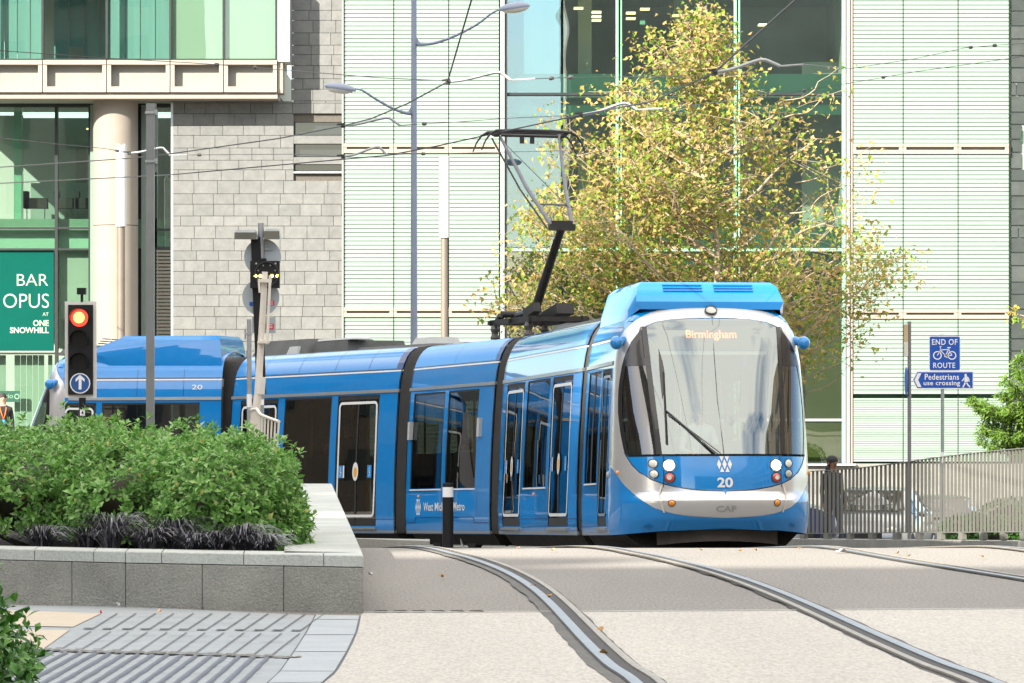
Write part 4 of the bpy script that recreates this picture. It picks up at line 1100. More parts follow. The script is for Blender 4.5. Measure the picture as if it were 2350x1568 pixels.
# --- slate core wall
holes = [(674,280,784,312),(674,330,784,361),(674,377,784,394)]
m = MB(); blocks(m, 397, 232, 786, 1120, HT, 50, .02, holes, seed=3); blocks(m, 668, -40, 786, 232, HT, 49, .02, (), seed=5)
bm_ = [(397,232,674,1150,-.05,-.5),(674,-40,786,280,-.05,-.5),(674,394,786,1150,-.05,-.5)]
part('window_band', 'slate', [(674,312,786,330,.02,-.5),(674,361,786,377,.02,-.5)])
m.build('slate_wall', 'slate', bld)
part('slate_backing', 'slate_joint', bm_)
for h in holes:
    w = part('slot_window', 'car_glass', [(h[0], h[1], h[2], h[3], -.16, -.18)])
    part('window_frame', 'frame_dark', [(h[0], h[3]-3, h[2], h[3], -.08, -.2), (h[0], h[1], h[0]+3, h[3]-3, -.08, -.2)], w)
part('window_sill', 'granite_pale', [(674,394,786,398,.05,-.1)])
part('room_back', 'frame_dark', [(660,270,790,400,-.6,-.7)])
# --- louvred bays
def louvre(x0, x1, y0, y1, pitch=9.6, th=8.2, fine=False, seed=0):
    rnd = random.Random(seed); m = MB(); y = y0 + pitch*.5
    while y < y1 - th*.3:
        yt = y - th/2; yb = min(y + th/2, y1)
        m.hexa([(bx(x0), YB-.10, bz(yb)), (bx(x1), YB-.10, bz(yb)), (bx(x1), YB+.02, bz(yb)-.008), (bx(x0), YB+.02, bz(yb)-.008),
                (bx(x0), YB-.085, bz(yt)), (bx(x1), YB-.085, bz(yt)), (bx(x1), YB+.02, bz(yt)+.005), (bx(x0), YB+.02, bz(yt)+.005)])
        y += pitch
    m.build('louvre_panel', 'louvre_white', bld)
def spandrel(xs, ya, yb):
    for a, b in zip(xs, xs[1:]):
        part('spandrel_panel', 'precast', [(a, ya, b-1.2, ya+8, .13, -.1), (a, yb-9, b-1.2, yb, .13, -.1), (a, ya+8, a+7, yb-9, .12, -.1), (b-10, ya+8, b-1.2, yb-9, .12, -.1), (a+7, ya+8, b-10, yb-9, .01, -.1)])
XL = [789,904,1030,1146]; XR = [1957,2072,2198,2315]
RL_ = [(-45,330),(352,706),(728,1070)]; RR_ = [(-45,330),(354,710),(732,912)]
k = 0
for xs, rws in ((XL, RL_), (XR, RR_)):
    for a, b in zip(xs, xs[1:]):
        for y0, y1 in rws: k += 1; louvre(a+1, b-1.2, y0, y1, seed=k)
spandrel(XL, 330, 352); spandrel(XL, 706, 728); spandrel(XR, 330, 354); spandrel(XR, 710, 732)
for a, b in zip(XR, XR[1:]): louvre(a+1, b-1.2, 914, 1063, pitch=5.2, th=4.3)
part('louvre_backing', 'louvre_back', [(786,-50,1148,1075,-.14,-.2)]); part('louvre_backing', 'louvre_back', [(1950,-50,2317,1068,-.14,-.2)])
part('louvre_frame', 'frame_dark', [(x-.7, -50, x+.7, 1066, .02, -.14) for x in (904,1030,2072,2198)])
part('end_fin', 'precast', [(785,-50,789,1075,.14,-.3)]); part('end_fin', 'white_metal', [(1942,-50,1949,1065,.14,-.3)]); part('end_fin', 'precast', [(1950,-50,1956,1065,.10,-.3)])
part('end_fin', 'frame_silver', [(1148,-50,1158,1075,.12,-.3)])
# --- glazed bay between the louvres
BAY = (1159, 1942)
cols = [1159,1290,1419,1690,1936]
rowsY = [(-50,215),(219,570),(577,960),(968,1063)]
for ci, (a, b) in enumerate(zip(cols, cols[1:])):
    for ri, (y0, y1) in enumerate(rowsY):
        w = part('window', 'glass_sky' if ci == 0 and ri < 2 else 'glass_green_dark', [(a+3, y0+2, b-3, y1-2, -.02, -.03)])
        part('window_frame', 'frame_dark', [(a, y0, b, y0+2, .0, -.10), (a, y1-2, b, y1, .0, -.10)], w)
for x, mt, wd in ((1416,'frame_green',6),(1422,'frame_green',0),(1687,'frame_green',6),(1936,'frame_green',8),(1162,'frame_dark',4)):
    if wd: part('mullion', mt, [(x-wd/2, -50, x+wd/2, 1063, .09, -.12)])
part('mullion', 'frame_green', [(1424,-50,1427,1063,.05,-.12)]); part('mullion', 'frame_green', [(1694,-50,1698,1063,.05,-.12)])
part('transom', 'frame_dark', [(1159,214.5,1940,219.5,.03,-.12)]); part('transom', 'frame_green', [(1159,570,1932,577,.05,-.12)]); part('transom', 'frame_silver', [(1159,961,1940,967,.05,-.12)])
part('floor_edge', 'deep_green_spandrel', [(1165,168,1936,213,-.25,-.3),(1165,221,1936,262,-.25,-.3),(1165,578,1936,612,-.25,-.3),(1165,520,1936,568,-.25,-.3)])
part('floor_slab', 'room_ceiling', [(1150,-62,1945,-45,-.32,-7),(1150,196,1945,232,-.32,-7),(1150,556,1945,590,-.32,-7),(1150,1062,1945,1075,-.1,-7)])
part('room_back', 'room_dark', [(1150,-60,1945,1075,-7,-7.1)]); part('room_side', 'room_dark', [(1146,-60,1150,1075,-.32,-7)]); part('room_side', 'room_wall', [(1945,-60,1949,1075,-.32,-7)])
part('room_partition', 'room_olive', [(1858,600,1945,1063,-1.4,-1.5),(1700,600,1760,1063,-4,-4.1)])
part('room_partition', 'room_wall', [(1860,120,1945,520,-3.0,-3.1),(1560,-60,1600,200,-4,-4.4),(1180,-60,1190,200,-3,-3.4)])
part('room_column', 'room_wall', [(1330,-60,1362,1063,-2.4,-2.9),(1600,-60,1630,1063,-4.4,-4.9)])
part('blind', 'blind_teal', [(1168,-50,1284,190,-.4,-.42)])  # added panel, its tone standing in for sky reflected in the glass
for x, y in ((1372,12),(1372,22),(1372,31),(1330,3),(1452,14),(1452,27),(1485,5),(1560,20),(1760,42),(1500,300),(1580,296),(1800,310)):
    part('ceiling_light', 'room_light', [(x-11, y, x+11, y+3, -1.5, -1.9)])
part('exit_sign', 'frame_green', [(1472,36,1484,46,-1.2,-1.3)])
part('desk', 'room_dark', [(1450,1000,1640,1062,-2,-2.8)])
# --- stone return at the far right, its shade put into the colour
m = MB(); blocks(m, 2318, -40, 2500, 1100, [34,28,38,30], 62, .0, [(2345,300,2420,330),(2345,330,2420,372)], gap=3, seed=8); m.build('side_wall', 'slate_shaded', bld)
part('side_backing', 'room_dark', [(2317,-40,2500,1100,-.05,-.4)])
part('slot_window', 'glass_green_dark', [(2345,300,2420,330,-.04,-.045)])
# --- plinth
part('plinth', 'granite', [(1150,1064,2500,1110,.5,-.2),(1150,1110,2500,1200,.55,-.2)])
part('plinth_cap', 'granite_pale', [(1150,1063.5,1960,1068,.62,.50)])
# --- projecting upper floor at the left
UF = .78
xs = [-160,-20,106,252,397,518.5,638.5]
mats = ['blind_teal','blind_teal','blind_teal','blind_teal','blind_pale','blind_pale']
for i, (a, b) in enumerate(zip(xs, xs[1:])):
    w = part('window', 'glass_green', [(a+2.5, -50, b-2.5, 141, UF-.03, UF-.04)])
    part('window_frame', 'frame_dark', [(b-2.6, -50, b+2.6, 143, UF+.05, UF-.1)], w)
    if i < 4:
        k = 4
        for q in range(k):
            xa = lerp(a+4, b-4, q/k); xb = lerp(a+4, b-4, (q+1)/k)
            part('blind', 'blind_teal', [(xa+.6, -50, xb-.6, 138, UF-.45-.02*q, UF-.46-.02*q)] if i != 2 else [(xa+.6, -50, xb-.6, 138 if q != 1 else 96, UF-2.1-.1*q, UF-2.11-.1*q)], w)
    else: part('blind', 'blind_pale', [(a+3, -50, b-3, 141, UF-.08, UF-.09)], w)
part('bottom_rail', 'frame_dark', [(-160,141,641,145,UF+.02,UF-.2)])
part('room_back', 'room_wall', [(-160,-60,640,150,UF-4.5,UF-4.6)])
part('corner_fin', 'white_metal', [(641,-50,669,148.5,UF+.06,-.3)])
edges = [-160,-20,106.5,252.5,397,518.5,641]
for a, b in zip(edges, edges[1:]):
    part('spandrel_panel', 'precast', [(a+1, 145, b-1, 155, UF+.12, UF-.6), (a+1, 205, b-1, 218, UF+.12, UF-.6), (a+1, 155, a+10, 205, UF+.10, UF-.6), (b-10, 155, b-1, 205, UF+.10, UF-.6)])
    part('spandrel_recess', 'spandrel_recess', [(a+10, 155, b-10, 205, UF-.12, UF-.5)])
part('end_panel', 'precast', [(641.5,149,653,219,UF+.02,0)])
part('soffit', 'precast', [(-160,219.5,641,232,UF+.04,-.5)])
part('floor_slab', 'room_ceiling', [(-160,142,640,219,UF-.65,-6),(-160,-64,640,-51,UF-.05,-6)])
# --- recessed lower storeys at the left
rc = -.95
part('ceiling_band', 'frame_dark', [(-160,232,397,240,rc+.08,rc-.3)])
for a, b in ((-160,-20),(-20,119),(124,195)):
    for y0, y1, gl in ((240,517,'glass_green_dark'),(524,566,'glass_green'),(571,806,'glass_green'),(813,1100,'glass_green')):
        if (a, y0) == (-20, 571): continue
        w = part('window', gl, [(a, y0, b, y1, rc-.02, rc-.03)])
    
part('mullion', 'frame_dark', [(117,236,124,1100,rc+.1,rc-.12)]); part('mullion', 'frame_dark', [(195,236,200,1100,rc+.1,rc-.12)])
for y in (518,567,808): part('transom', 'frame_dark', [(-160,y,197,y+4.5,rc+.09,rc-.12)])
part('pilaster', 'louvre_white', [(200,236,211,1100,rc+.2,rc-.3)]); part('pilaster', 'frame_dark', [(211,236,216,1100,rc-.1,rc-.3)])
part('pilaster', 'louvre_white', [(318,236,331,1100,rc+.2,rc-.3)]); part('pilaster', 'frame_dark', [(331,236,352,1100,rc-.2,rc-.4)])
part('back_panel', 'frame_dark', [(211,236,322,1100,rc-.3,rc-.4)])
m = MB(); cc = (bx(264), YB+.15); rr = 51.5/SB
for z0, z1 in ((bz(1120), bz(518.5)), (bz(517), bz(232))):
    ring = lambda z: [(cc[0]+rr*math.cos(t), cc[1]-rr*math.sin(t), z) for t in [2*math.pi*k/48 for k in range(48)]]
    m.grid([ring(z0), ring(z1)], True)
m.build('round_column', 'precast_column', bld, smooth=True)
part('reveal', 'frame_silver', [(392,236,397.5,1120,.0,rc)])
w = part('window', 'glass_green_dark', [(352,240,391,521,rc-.02,rc-.03)]); part('window_frame', 'frame_dark', [(352,521,391,526,rc+.05,rc-.1),(352,563,391,570,rc+.05,rc-.1),(389,236,392,1100,rc+.05,rc-.1)], w)
part('window', 'glass_green', [(352,526,391,563,rc-.02,rc-.03)])
m = MB(); y = 571
while y < 1000: fb(m, 352, y, 389, y+5.2, rc+.05, rc-.05); y += 8.2
m.build('louvre_panel', 'precast', bld)
# interiors behind the lower glazing
part('floor_slab', 'green_spandrel', [(-160,498,395,566,rc-.2,rc-5)])
part('room_back', 'room_dark', [(-160,232,395,500,rc-5.2,rc-5.3)])
part('room_column', 'frame_green', [(16,236,34,500,rc-.5,rc-.7)])
part('room_wall', 'room_wall', [(-160,240,10,500,rc-3,rc-3.1),(138,300,150,410,rc-3,rc-3.1),(150,395,165,410,rc-3,rc-3.1)])
part('far_window', 'blind_pale', [(140,314,165,402,rc-2.6,rc-2.65),(182,314,200,402,rc-2.6,rc-2.65)])
part('ceiling_light', 'room_light', [(178,281,204,284,rc-1.2,rc-1.4)])
part('low_screen', 'room_dark', [(40,406,394,500,rc-2.0,rc-2.1)])
for cx_, w_ in ((62,52),(128,40),(172,34)):
    m = MB(); fb(m, cx_-w_/2, 446, cx_+w_/2, 470, rc-.9, rc-1.3); fb(m, cx_-w_/2-3, 430, cx_-w_/2+8, 470, rc-.9, rc-1.3)
    for dx in (-w_*.4, w_*.4): fb(m, cx_+dx-.8, 470, cx_+dx+.8, 498, rc-.95, rc-1.0)
    m.build('lounge_chair', 'hair_dark', bld)
part('blind', 'blind_pale', [(126,573,193,732,rc-.15,rc-.16)]); part('blind', 'room_wall', [(126,732,193,804,rc-.8,rc-.82)])
part('room_back', 'room_wall', [(-160,566,395,1120,rc-3.4,rc-3.5)])
for i, (a, b) in enumerate(((-160,-80),(-80,-40),(-40,0),(20,33.5),(34.5,47.5),(48.5,61.5),(62.5,75),(76,89),(98,108))):
    part('blind', 'blind_pale', [(a, 814, b, 1100, rc-.25-.01*(i%2), rc-.26-.01*(i%2))])
# shop panel with its lettering
sp = part('shop_panel', 'sign_teal', [(-160,572,114,804.5,rc+.02,rc-.02)])
def bt(f): return lambda u, v: Vector((bx(u), YB-f, bz(v)))
m = MB(); fn = bt(rc+.026)
for t, a, b, y1, y0, bo in (('BAR',28.5,101,653.5,626.5,-.006),('OPUS',-3,103,705,672,-.006),('AT',88,102,723.5,715.5,.01),('ONE',66,102.5,747,733,.025),('SNOWHILL',12.5,102.5,763.5,749.5,.025)):
    m = MB(); text_rect(m, t, a, b, y1, y0, fn, bold=bo); m.build('shop_lettering', 'sign_cream', sp)
m = MB(); m.face([fn(-3,803),(fn(20,790)),fn(38,783),fn(52,781),fn(52,795),fn(20,798)]); m.build('panel_reflection', 'sign_cream', sp) if False else None
ks = tag(part('window_sign', 'deep_green_spandrel', [(-60,897,35.5,923,rc+.05,rc+.0)]), None); ks.parent = bld
m = MB(); fn = bt(rc+.056); c = (29, 910)
m.grid([[fn(c[0]+r_*math.cos(t), c[1]+r_*math.sin(t)) for t in [2*math.pi*k/18 for k in range(18)]] for r_ in (4.2, 6.2)], True)
text_rect(m, 'osario', -22, 20, 914, 904, fn); m.build('sign_lettering', 'green_spandrel', ks)
k2 = part('window_sign', 'deep_green_spandrel', [(30,988,70,1006,rc+.05,rc+.0)]); m = MB(); text_rect(m, 'oarepu', 36, 68, 1000, 990, fn); m.build('sign_lettering', 'green_spandrel', k2)
# raised pavement in front of the left wing
m = MB(); m.box((-40, 88, -3.2), (-8.2, YB+4, -.32)); struct(m.build('pavement', 'kerb'))

# ================================================================ buildings outside the picture that shade the street and show in the glass
def facade_box(mb_wall, mb_win, x0, x1, y0, y1, z0, z1, step=3.2, fl=3.6, front=True):
    mb_wall.box((x0, y0, z0), (x1, y1, z1))
    z = z0 + 1.4
    while z + 1.9 < z1:
        x = x0 + .7
        while x + 1.5 < x1:
            mb_win.box((x, y1, z), (x+1.5, y1+.05, z+1.8)); x += step
        yy = y0 + .7
        while yy + 1.5 < y1:
            mb_win.box((x0-.05, yy, z), (x0, yy+1.5, z+1.8)); yy += step
        z += fl
t = thing('shade_slabs', 'stepped stone office tower standing behind the photographer', 'building', (-50, -25, 0))
a = MB(); b = MB()
for x0, x1, h in ((-43.5,-16,39),(-47.4,-43.5,40.5),(-55,-47.4,47),(-66,-55,60.3),(-88,-66,84)): facade_box(a, b, x0, x1, -20.8 if h < 50 else -22, -20, -1, h)  # unseen slabs, stepped so their edges shape the street's shade
a.build('wall', 'tower_stone', t); b.build('window', 'dark_window', t)
t = thing('unseen_block', 'tan brick block with rows of windows behind the photographer', 'building', (20, -35, 0))
a = MB(); b = MB(); facade_box(a, b, 3.0, 50, -44, -32, -1, 24, 60, 60); a.build('wall', 'tower_dark', t); b.build('window', 'dark_window', t)  # unseen block added for its reflection in the glazing
t = thing('unseen_block', 'tan brick block along the right side of the street', 'building', (40, 20, 0))
a = MB(); b = MB(); facade_box(a, b, 30, 44, -10, 62, -2, 20); a.build('wall', 'brick_tan', t); b.build('window', 'dark_window', t)

t = thing('stone_block', 'long brown stone block along the left side of the street', 'building', (-40, 70, 0))
a = MB(); b = MB(); a.box((-46, 34, -3), (-37, 112, 15))
z = 0.5
while z < 13:
    y = 36
    while y < 110: b.box((-37.02, y, z), (-36.95, y+1.4, z+1.9)); y += 3.1
    z += 3.5
a.build('wall', 'brick_tan', t); b.build('window', 'dark_window', t)
# ================================================================ street furniture
# double-armed lamp post
def pt(x, y, Y): return P(x, y, Y)
lp = thing('lamp_post', 'tall blue-grey lamp post with two curved arms behind the middle of the tram', 'lamp post', (P(950,930,80).x, 80, zg(80)))
m = MB(); m.tube([(P(950,0,80).x, 80, zg(80)), (P(950,0,80).x, 80, P(0,400,80).z), (P(950,0,80).x, 80, P(0,-60,80).z)], [.075,.058,.05], 14); m.build('pole', 'post_blue_grey', lp, smooth=True)
def arm(path, Y0, Y1, rad):
    q = [P(x, y, lerp(Y0, Y1, i/(len(path)-1))) for i, (x, y) in enumerate(path)]
    return smooth_path(q, 5), q
for pth, head, sg in (([(957,102),(975,102),(1005,97),(1050,80),(1095,56),(1127,32),(1150,20)], (1180,18), 1), ([(943,261),(925,258),(895,246),(860,226),(832,208),(815,204)], (781,203), -1)):
    q, _ = arm(pth, 80, 79, .03)
    m = MB(); m.tube(q, [lerp(.034,.016,i/(len(q)-1)) for i in range(len(q))], 8)
    a0 = P(pth[0][0]-sg*4, pth[0][1]-24, 80); a1 = P(pth[0][0]+sg*20, pth[0][1]-1, 80); a2 = P(pth[0][0]-sg*4, pth[0][1]+2, 80)
    mid = P(pth[0][0]+sg*5, pth[0][1]-6, 80)
    m.prism([(0,0),(1,0),(2,0),(3,0)], lambda i, j: (a0,mid,a1,a2)[int(i)]+Vector((0,-.02,0)), lambda i, j: (a0,mid,a1,a2)[int(i)]+Vector((0,.02,0)))
    m.build('arm', 'post_blue_grey', lp, smooth=True)
    c = P(head[0], head[1], 79)
    rt = Matrix.Rotation(R(-8*sg), 3, 'Y')
    m = MB(); m.ell(c, .29, .12, .095, 18, 8, -.15, 1, rt); h = m.build('lamp_head', 'post_blue_grey', lp, smooth=True)
    m = MB(); m.ell(c+Vector((.02*sg,0,-.012)), .255, .105, .085, 18, 8, -1, .0, rt); m.build('lens', 'lamp_lens', h, smooth=True)
# catenary pole in the planter
cp = thing('catenary_pole', 'square grey steel pole rising from the planter shrubs, thin rod clamped to its top', 'pole', (P(345,0,44).x, 44, .26))
x0 = P(345,0,44).x
m = MB(); m.box((x0-.040, 43.96, .24), (x0+.040, 44.04, P(0,238,44).z)); m.build('pole', 'post_grey', cp)
m = MB(); m.tube([P(357.5,238,44), P(357.5,395,44)], .006, 6); m.build('rod', 'galvanised', cp)
for y in (259, 371):
    m = MB(); z = P(0,y,44).z; m.box((x0-.05, 43.945, z-.012), (x0+.05, 44.055, z+.012)); m.box((x0+.045, 43.97, z-.022), (x0+.07, 44.0, z+.03)); m.build('clamp', 'galvanised', cp)
# lit columns
def light_column(x, y0, ym, Y, label, wpx):
    r = wpx/2*Y/F; c = P(x, 0, Y)
    t = thing('light_column', label, 'light column', (c.x, Y, zg(Y) if x > 600 else -.32), 'white lantern columns')
    m = MB(); m.tube([(c.x, Y, t.location.z), (c.x, Y, P(0,ym,Y).z)], r*.72, 16); m.build('post', 'post_brown', t, smooth=True)
    m = MB(); m.tube([(c.x, Y, P(0,ym,Y).z), (c.x, Y, P(0,y0+4,Y).z)], r, 20); m.tube([(c.x-r*.5, Y, P(0,y0+4,Y).z), (c.x-r*.5, Y, P(0,y0,Y).z)], r*.3, 8); m.tube([(c.x+r*.6, Y, P(0,y0+4,Y).z), (c.x+r*.6, Y, P(0,y0+1,Y).z)], r*.2, 8)
    m.build('diffuser', 'lit_column_white', t, smooth=True)
light_column(277.5, 330, 520, 98, 'white cylindrical lantern on a brown post in front of the round stone column', 26)
light_column(1020, 357, 546, 99, 'white cylindrical lantern on a brown post right of the tall lamp post', 24)
# traffic light
YT = 62.0
def tp(x, y, f=0): q = P(x, y, YT); q.y -= f; return q
tl = thing('traffic_light', 'traffic light showing red, white-edged black board with a blue arrow disc below', 'traffic light', (P(189,0,YT).x, YT, zg(YT)))
def pbox(mb, x0, y0, x1, y1, f, b, fn): 
    a = fn(x0, y1); c = fn(x1, y0); mb.box((a.x, a.y-f, a.z), (c.x, a.y-b, c.z))
m = MB(); m.tube([tp(189,1275), tp(189,913)], .05, 12); m.build('pole', 'black_paint', tl, smooth=True)
m = MB(); pbox(m, 149, 692, 221.5, 913, .01, -.02, tp); m.build('backing_board', 'signal_white', tl)
m = MB(); pbox(m, 157, 700, 214, 906, .05, .009, tp); m.build('signal_body', 'black_paint', tl)
m = MB(); pbox(m, 177, 661, 197, 676, .05, -.09, tp); m.tube([tp(188,676), tp(188,693)], .02, 8); m.build('detector', 'black_paint', tl)
def disc_at(mb, fn, cx, cy, r, f, n=24, ry=None): mb.face([fn(cx+r*math.cos(2*math.pi*k/n), cy-(ry or r)*math.sin(2*math.pi*k/n), f) for k in range(n)])
for i, (cy, mt) in enumerate(((730,'signal_red_on'),(780,'signal_dark_lens'),(832,'signal_dark_lens'))):
    m = MB(); disc_at(m, tp, 183, cy, 20, .055); l = m.build('signal_lens', mt, tl)
    if i == 0: m = MB(); disc_at(m, tp, 182, cy-1, 13, .060); m.build('lamp_glow', 'signal_red_core', l)
    m = MB(); n = 20
    m.grid([[tp(183+21.5*math.cos(t), cy-21.5*math.sin(t), .05) for t in [R(-40+260*k/n) for k in range(n+1)]], [tp(184+21.5*math.cos(t), cy-21.5*math.sin(t), .22) for t in [R(-10+200*k/n) for k in range(n+1)]]])
    m.build('hood', 'black_paint', tl)
m = MB(); disc_at(m, tp, 184.5, 880, 23.5, .054); a = m.build('arrow_sign', 'sign_white', tl)
m = MB(); disc_at(m, tp, 184.5, 880, 21, .057); m.build('arrow_disc', 'sign_navy', a)
m = MB(); m.face([tp(x, y, .060) for x, y in ((181.5,894),(188,894),(188,870),(195,877),(195,870),(184.5,860),(174.5,870),(174.5,877),(181.5,870))]); m.build('arrow', 'sign_white', a)
m = MB(); pbox(m, 184.5, 940, 195.5, 954, .06, .052, tp); pn = m.build('number_plate', 'sign_white', tl)
m = MB(); text_rect(m, '4', 187, 193, 952, 943, lambda u, v: tp(u, v, .064), bold=.02); m.build('plate_number', 'black_paint', pn)
# tram signal cluster on its posts
YS = 52.0
def sp_(x, y, f=0): q = P(x, y, YS); q.y -= f; return q
gz = zg(YS)
sg = thing('signal_post', 'grey post with twin lamp hood, round sign backs and black box of yellow lamps', 'signal post', (P(599,0,YS).x, YS, gz))
m = MB(); m.tube([Vector((P(599,0,YS).x, YS, gz)), sp_(599,512)], .037, 12); m.build('post', 'galvanised', sg, smooth=True)
for a, b in ((538,593),(606,645)):
    m = MB(); yy0, yy1 = 526, 550
    c0, c1 = sp_(a, yy0+(3 if a == 538 else 0)), sp_(b, yy1)
    m.hexa([Vector((c0.x, YS-.16, c1.z)), Vector((c1.x, YS-.16, c1.z)), Vector((c1.x, YS+.16, c1.z+.02)), Vector((c0.x, YS+.16, c1.z+.02)), Vector((c0.x+.03, YS-.13, c0.z)), Vector((c1.x-.03, YS-.13, c0.z)), Vector((c1.x-.03, YS+.13, c0.z)), Vector((c0.x+.03, YS+.13, c0.z))])
    h = m.build('lamp_hood', 'galvanised', sg)
    m = MB(); m.box((c0.x+.01, YS-.165, c1.z-.004), (c1.x-.01, YS-.155, c0.z-.03)); m.build('lamp_glass', 'dark_window', h)
for cy, cx_ in ((590,602),(682,598)):
    m = MB(); n = 32
    rg = lambda y: [Vector((P(cx_,cy,YS).x+.222*math.cos(t), y, P(cx_,cy,YS).z+.222*math.sin(t))) for t in [2*math.pi*k/n for k in range(n)]]
    m.grid([rg(YS+.05), rg(YS+.062)], True); m.face(rg(YS+.05)[::-1]); m.face(rg(YS+.062)); d = m.build('sign_back', 'sign_back', sg)
    for yy in (cy-18, cy+28): m = MB(); pbox(m, cx_-20, yy-2, cx_+22, yy+2, -.02, -.049, sp_); m.build('clip_bar', 'galvanised', d)
m = MB(); pbox(m, 578, 728, 632, 765, -.045, -.058, sp_); d = m.build('plate_back', 'sign_back', sg)
for x0_, y0_, x1_, y1_, mt in ((612,690,629,701,'sticker_red'),(572,693,580,702,'sign_blue'),(610,743,628,756,'sticker_red')):
    m = MB(); pbox(m, x0_, y0_, x1_, y1_, -.040, -.047, sp_); s_ = m.build('sticker', mt, sg)
    if mt == 'sticker_red':
        m = MB()
        for k in range(3): pbox(m, x0_+2, y0_+2+k*3.3, x1_-3, y0_+3.2+k*3.3, -.036, -.0405, sp_)
        m.build('sticker_text', 'sign_white', s_)
m = MB(); m.bar(sp_(587,545,.02), sp_(600,905,.02), .115, .05, (0,-1,0)); m.build('cable_board', 'black_paint', sg)
m = MB(); pbox(m, 576, 600, 643, 662, .16, .03, sp_); pbox(m, 590, 594, 612, 602, .1, .03, sp_); bxs = m.build('signal_box', 'black_paint', sg)
m = MB(); n = 28
rg = lambda r_, f: [sp_(614+r_*math.cos(2*math.pi*k/n), 630-r_*math.sin(2*math.pi*k/n), f) for k in range(n)]
m.grid([rg(29,.16), rg(28.5,.185), rg(26.5,.185), rg(26,.165)], True); m.build('signal_ring', 'rubber', bxs)
for dx in (-25, -14, -3, 12.5, 25):
    m = MB(); disc_at(m, sp_, 613.5+dx if dx < 0 else 613.5+dx, 634.5, 3.6, .175, 12); m.build('signal_lamp', 'led_yellow', bxs)
for k in range(8):
    t = 2*math.pi*(k+.5)/8
    if abs(math.sin(t)) < .3: continue
    m = MB(); disc_at(m, sp_, 614+21*math.cos(t), 630-21*math.sin(t), 2.0, .175, 8); m.build('unlit_lamp', 'post_grey', bxs)
for x, y in ((590,606),(634,606)): m = MB(); disc_at(m, sp_, x, y, 2.4, .165, 8); m.build('bolt', 'galvanised', bxs)
m = MB(); pbox(m, 589, 903, 598, 925, .05, .045, sp_); m.build('yellow_band', 'yellow_tape', sg)
m = MB(); pbox(m, 598, 917, 606, 930, .043, .038, sp_); m.build('white_band', 'sign_white', sg)
# shorter grey post beside it
YQ = 54.0
qx = P(572,0,YQ).x
po = thing('grey_post', 'plain grey post with a pale band left of the signal post', 'post', (qx, YQ, zg(YQ)))
m = MB(); m.tube([(qx, YQ, zg(YQ)), P(572,733,YQ)], .029, 12); m.build('post', 'galvanised', po, smooth=True)
m = MB(); m.tube([P(572,935,YQ), P(572,905,YQ)], .031, 12); m.build('pale_band', 'sign_white', po, smooth=True)
m = MB(); c = P(572,766,YQ); m.box((c.x-.05, YQ-.035, c.z-.015), (c.x+.035, YQ+.035, c.z+.015)); m.tube([c+Vector((-.05,0,-.07)), c+Vector((-.05,0,.06))], .012, 6); m.build('bracket', 'galvanised', po)
# leaning cream mast
YM = 50.0
ms = thing('cream_mast', 'cream jointed mast leaning across the signal box in front of the tram', 'mast', (P(566,0,YM).x, YM, zg(YM)))
m = MB(); a = P(608,624,YM); b = P(592,905,YM); c = P(578,1010,YM); e = P(566,1110,YM); e.z = zg(YM)
m.tube([a, a.lerp(b,.5), b], [.034,.037,.045], 10); m.build('upper_tube', 'cream_paint', ms, smooth=True)
m = MB(); m.tube([b, c, e], [.046,.055,.06], 10); m.build('lower_tube', 'cream_paint', ms, smooth=True)
m = MB(); m.tube([P(596.5,905,YM), P(599.5,905-40,YM)], .056, 10); m.build('sleeve', 'signal_white', ms, smooth=True)
m = MB(); m.tube([P(620,632,YM-.1), P(617,700,YM-.1), P(613,790,YM-.1)], .016, 8); m.tube([P(594,640,YM-.1), P(596,672,YM-.1)], .014, 8); m.build('stay_rod', 'cream_paint', ms, smooth=True)
m = MB(); q = P(608,645,YM); m.box((q.x-.055, YM-.11, q.z-.02), (q.x+.075, YM+.04, q.z+.02)); q = P(604,786,YM); m.box((q.x-.06, YM-.12, q.z-.012), (q.x+.07, YM+.045, q.z+.012)); m.build('clamp', 'cream_paint', ms)
# cream railing
YR = 48.5
rl = thing('cream_railing', 'short cream railing of upright bars at the back of the planter', 'railing', (P(600,0,YR).x, YR, zg(YR)))
top = [P(577,941,YR+.4), P(589,939,YR), P(598,952,YR-.2), P(618,960,YR-.6), P(640,968,YR-1.1)]
m = MB(); m.tube(top, .018, 8); m.build('top_rail', 'cream_paint', rl, smooth=True)
m = MB()
for k in range(12):
    t = k/11*(len(top)-1); i = min(int(t), len(top)-2); q = top[i].lerp(top[i+1], t-i); b = q + Vector((-.05*k/11*1.2, 0, -.95)); m.tube([q, b], .011, 6)
m.build('upright_bars', 'cream_paint', rl)
# bollard
YBo = 58.0
bo = thing('bollard', 'black bollard with one white band standing before the middle of the tram', 'bollard', (P(1028,0,YBo).x, YBo, zg(YBo)))
bxx = P(1028,0,YBo).x; zt = P(0,1109,YBo).z
def cyl(z0, z1, r0, r1=None): 
    m = MB(); m.tube([(bxx, YBo, z0), (bxx, YBo, z1)], [r0, r1 or r0], 24); return m
cyl(zg(YBo)-.1, P(0,1141,YBo).z, .0735).build('post', 'black_paint', bo, smooth=True)
cyl(P(0,1141,YBo).z, P(0,1118,YBo).z, .072).build('white_band', 'sign_white', bo, smooth=True)
cyl(P(0,1118,YBo).z, zt, .0735, .070).build('cap', 'black_paint', bo, smooth=True)
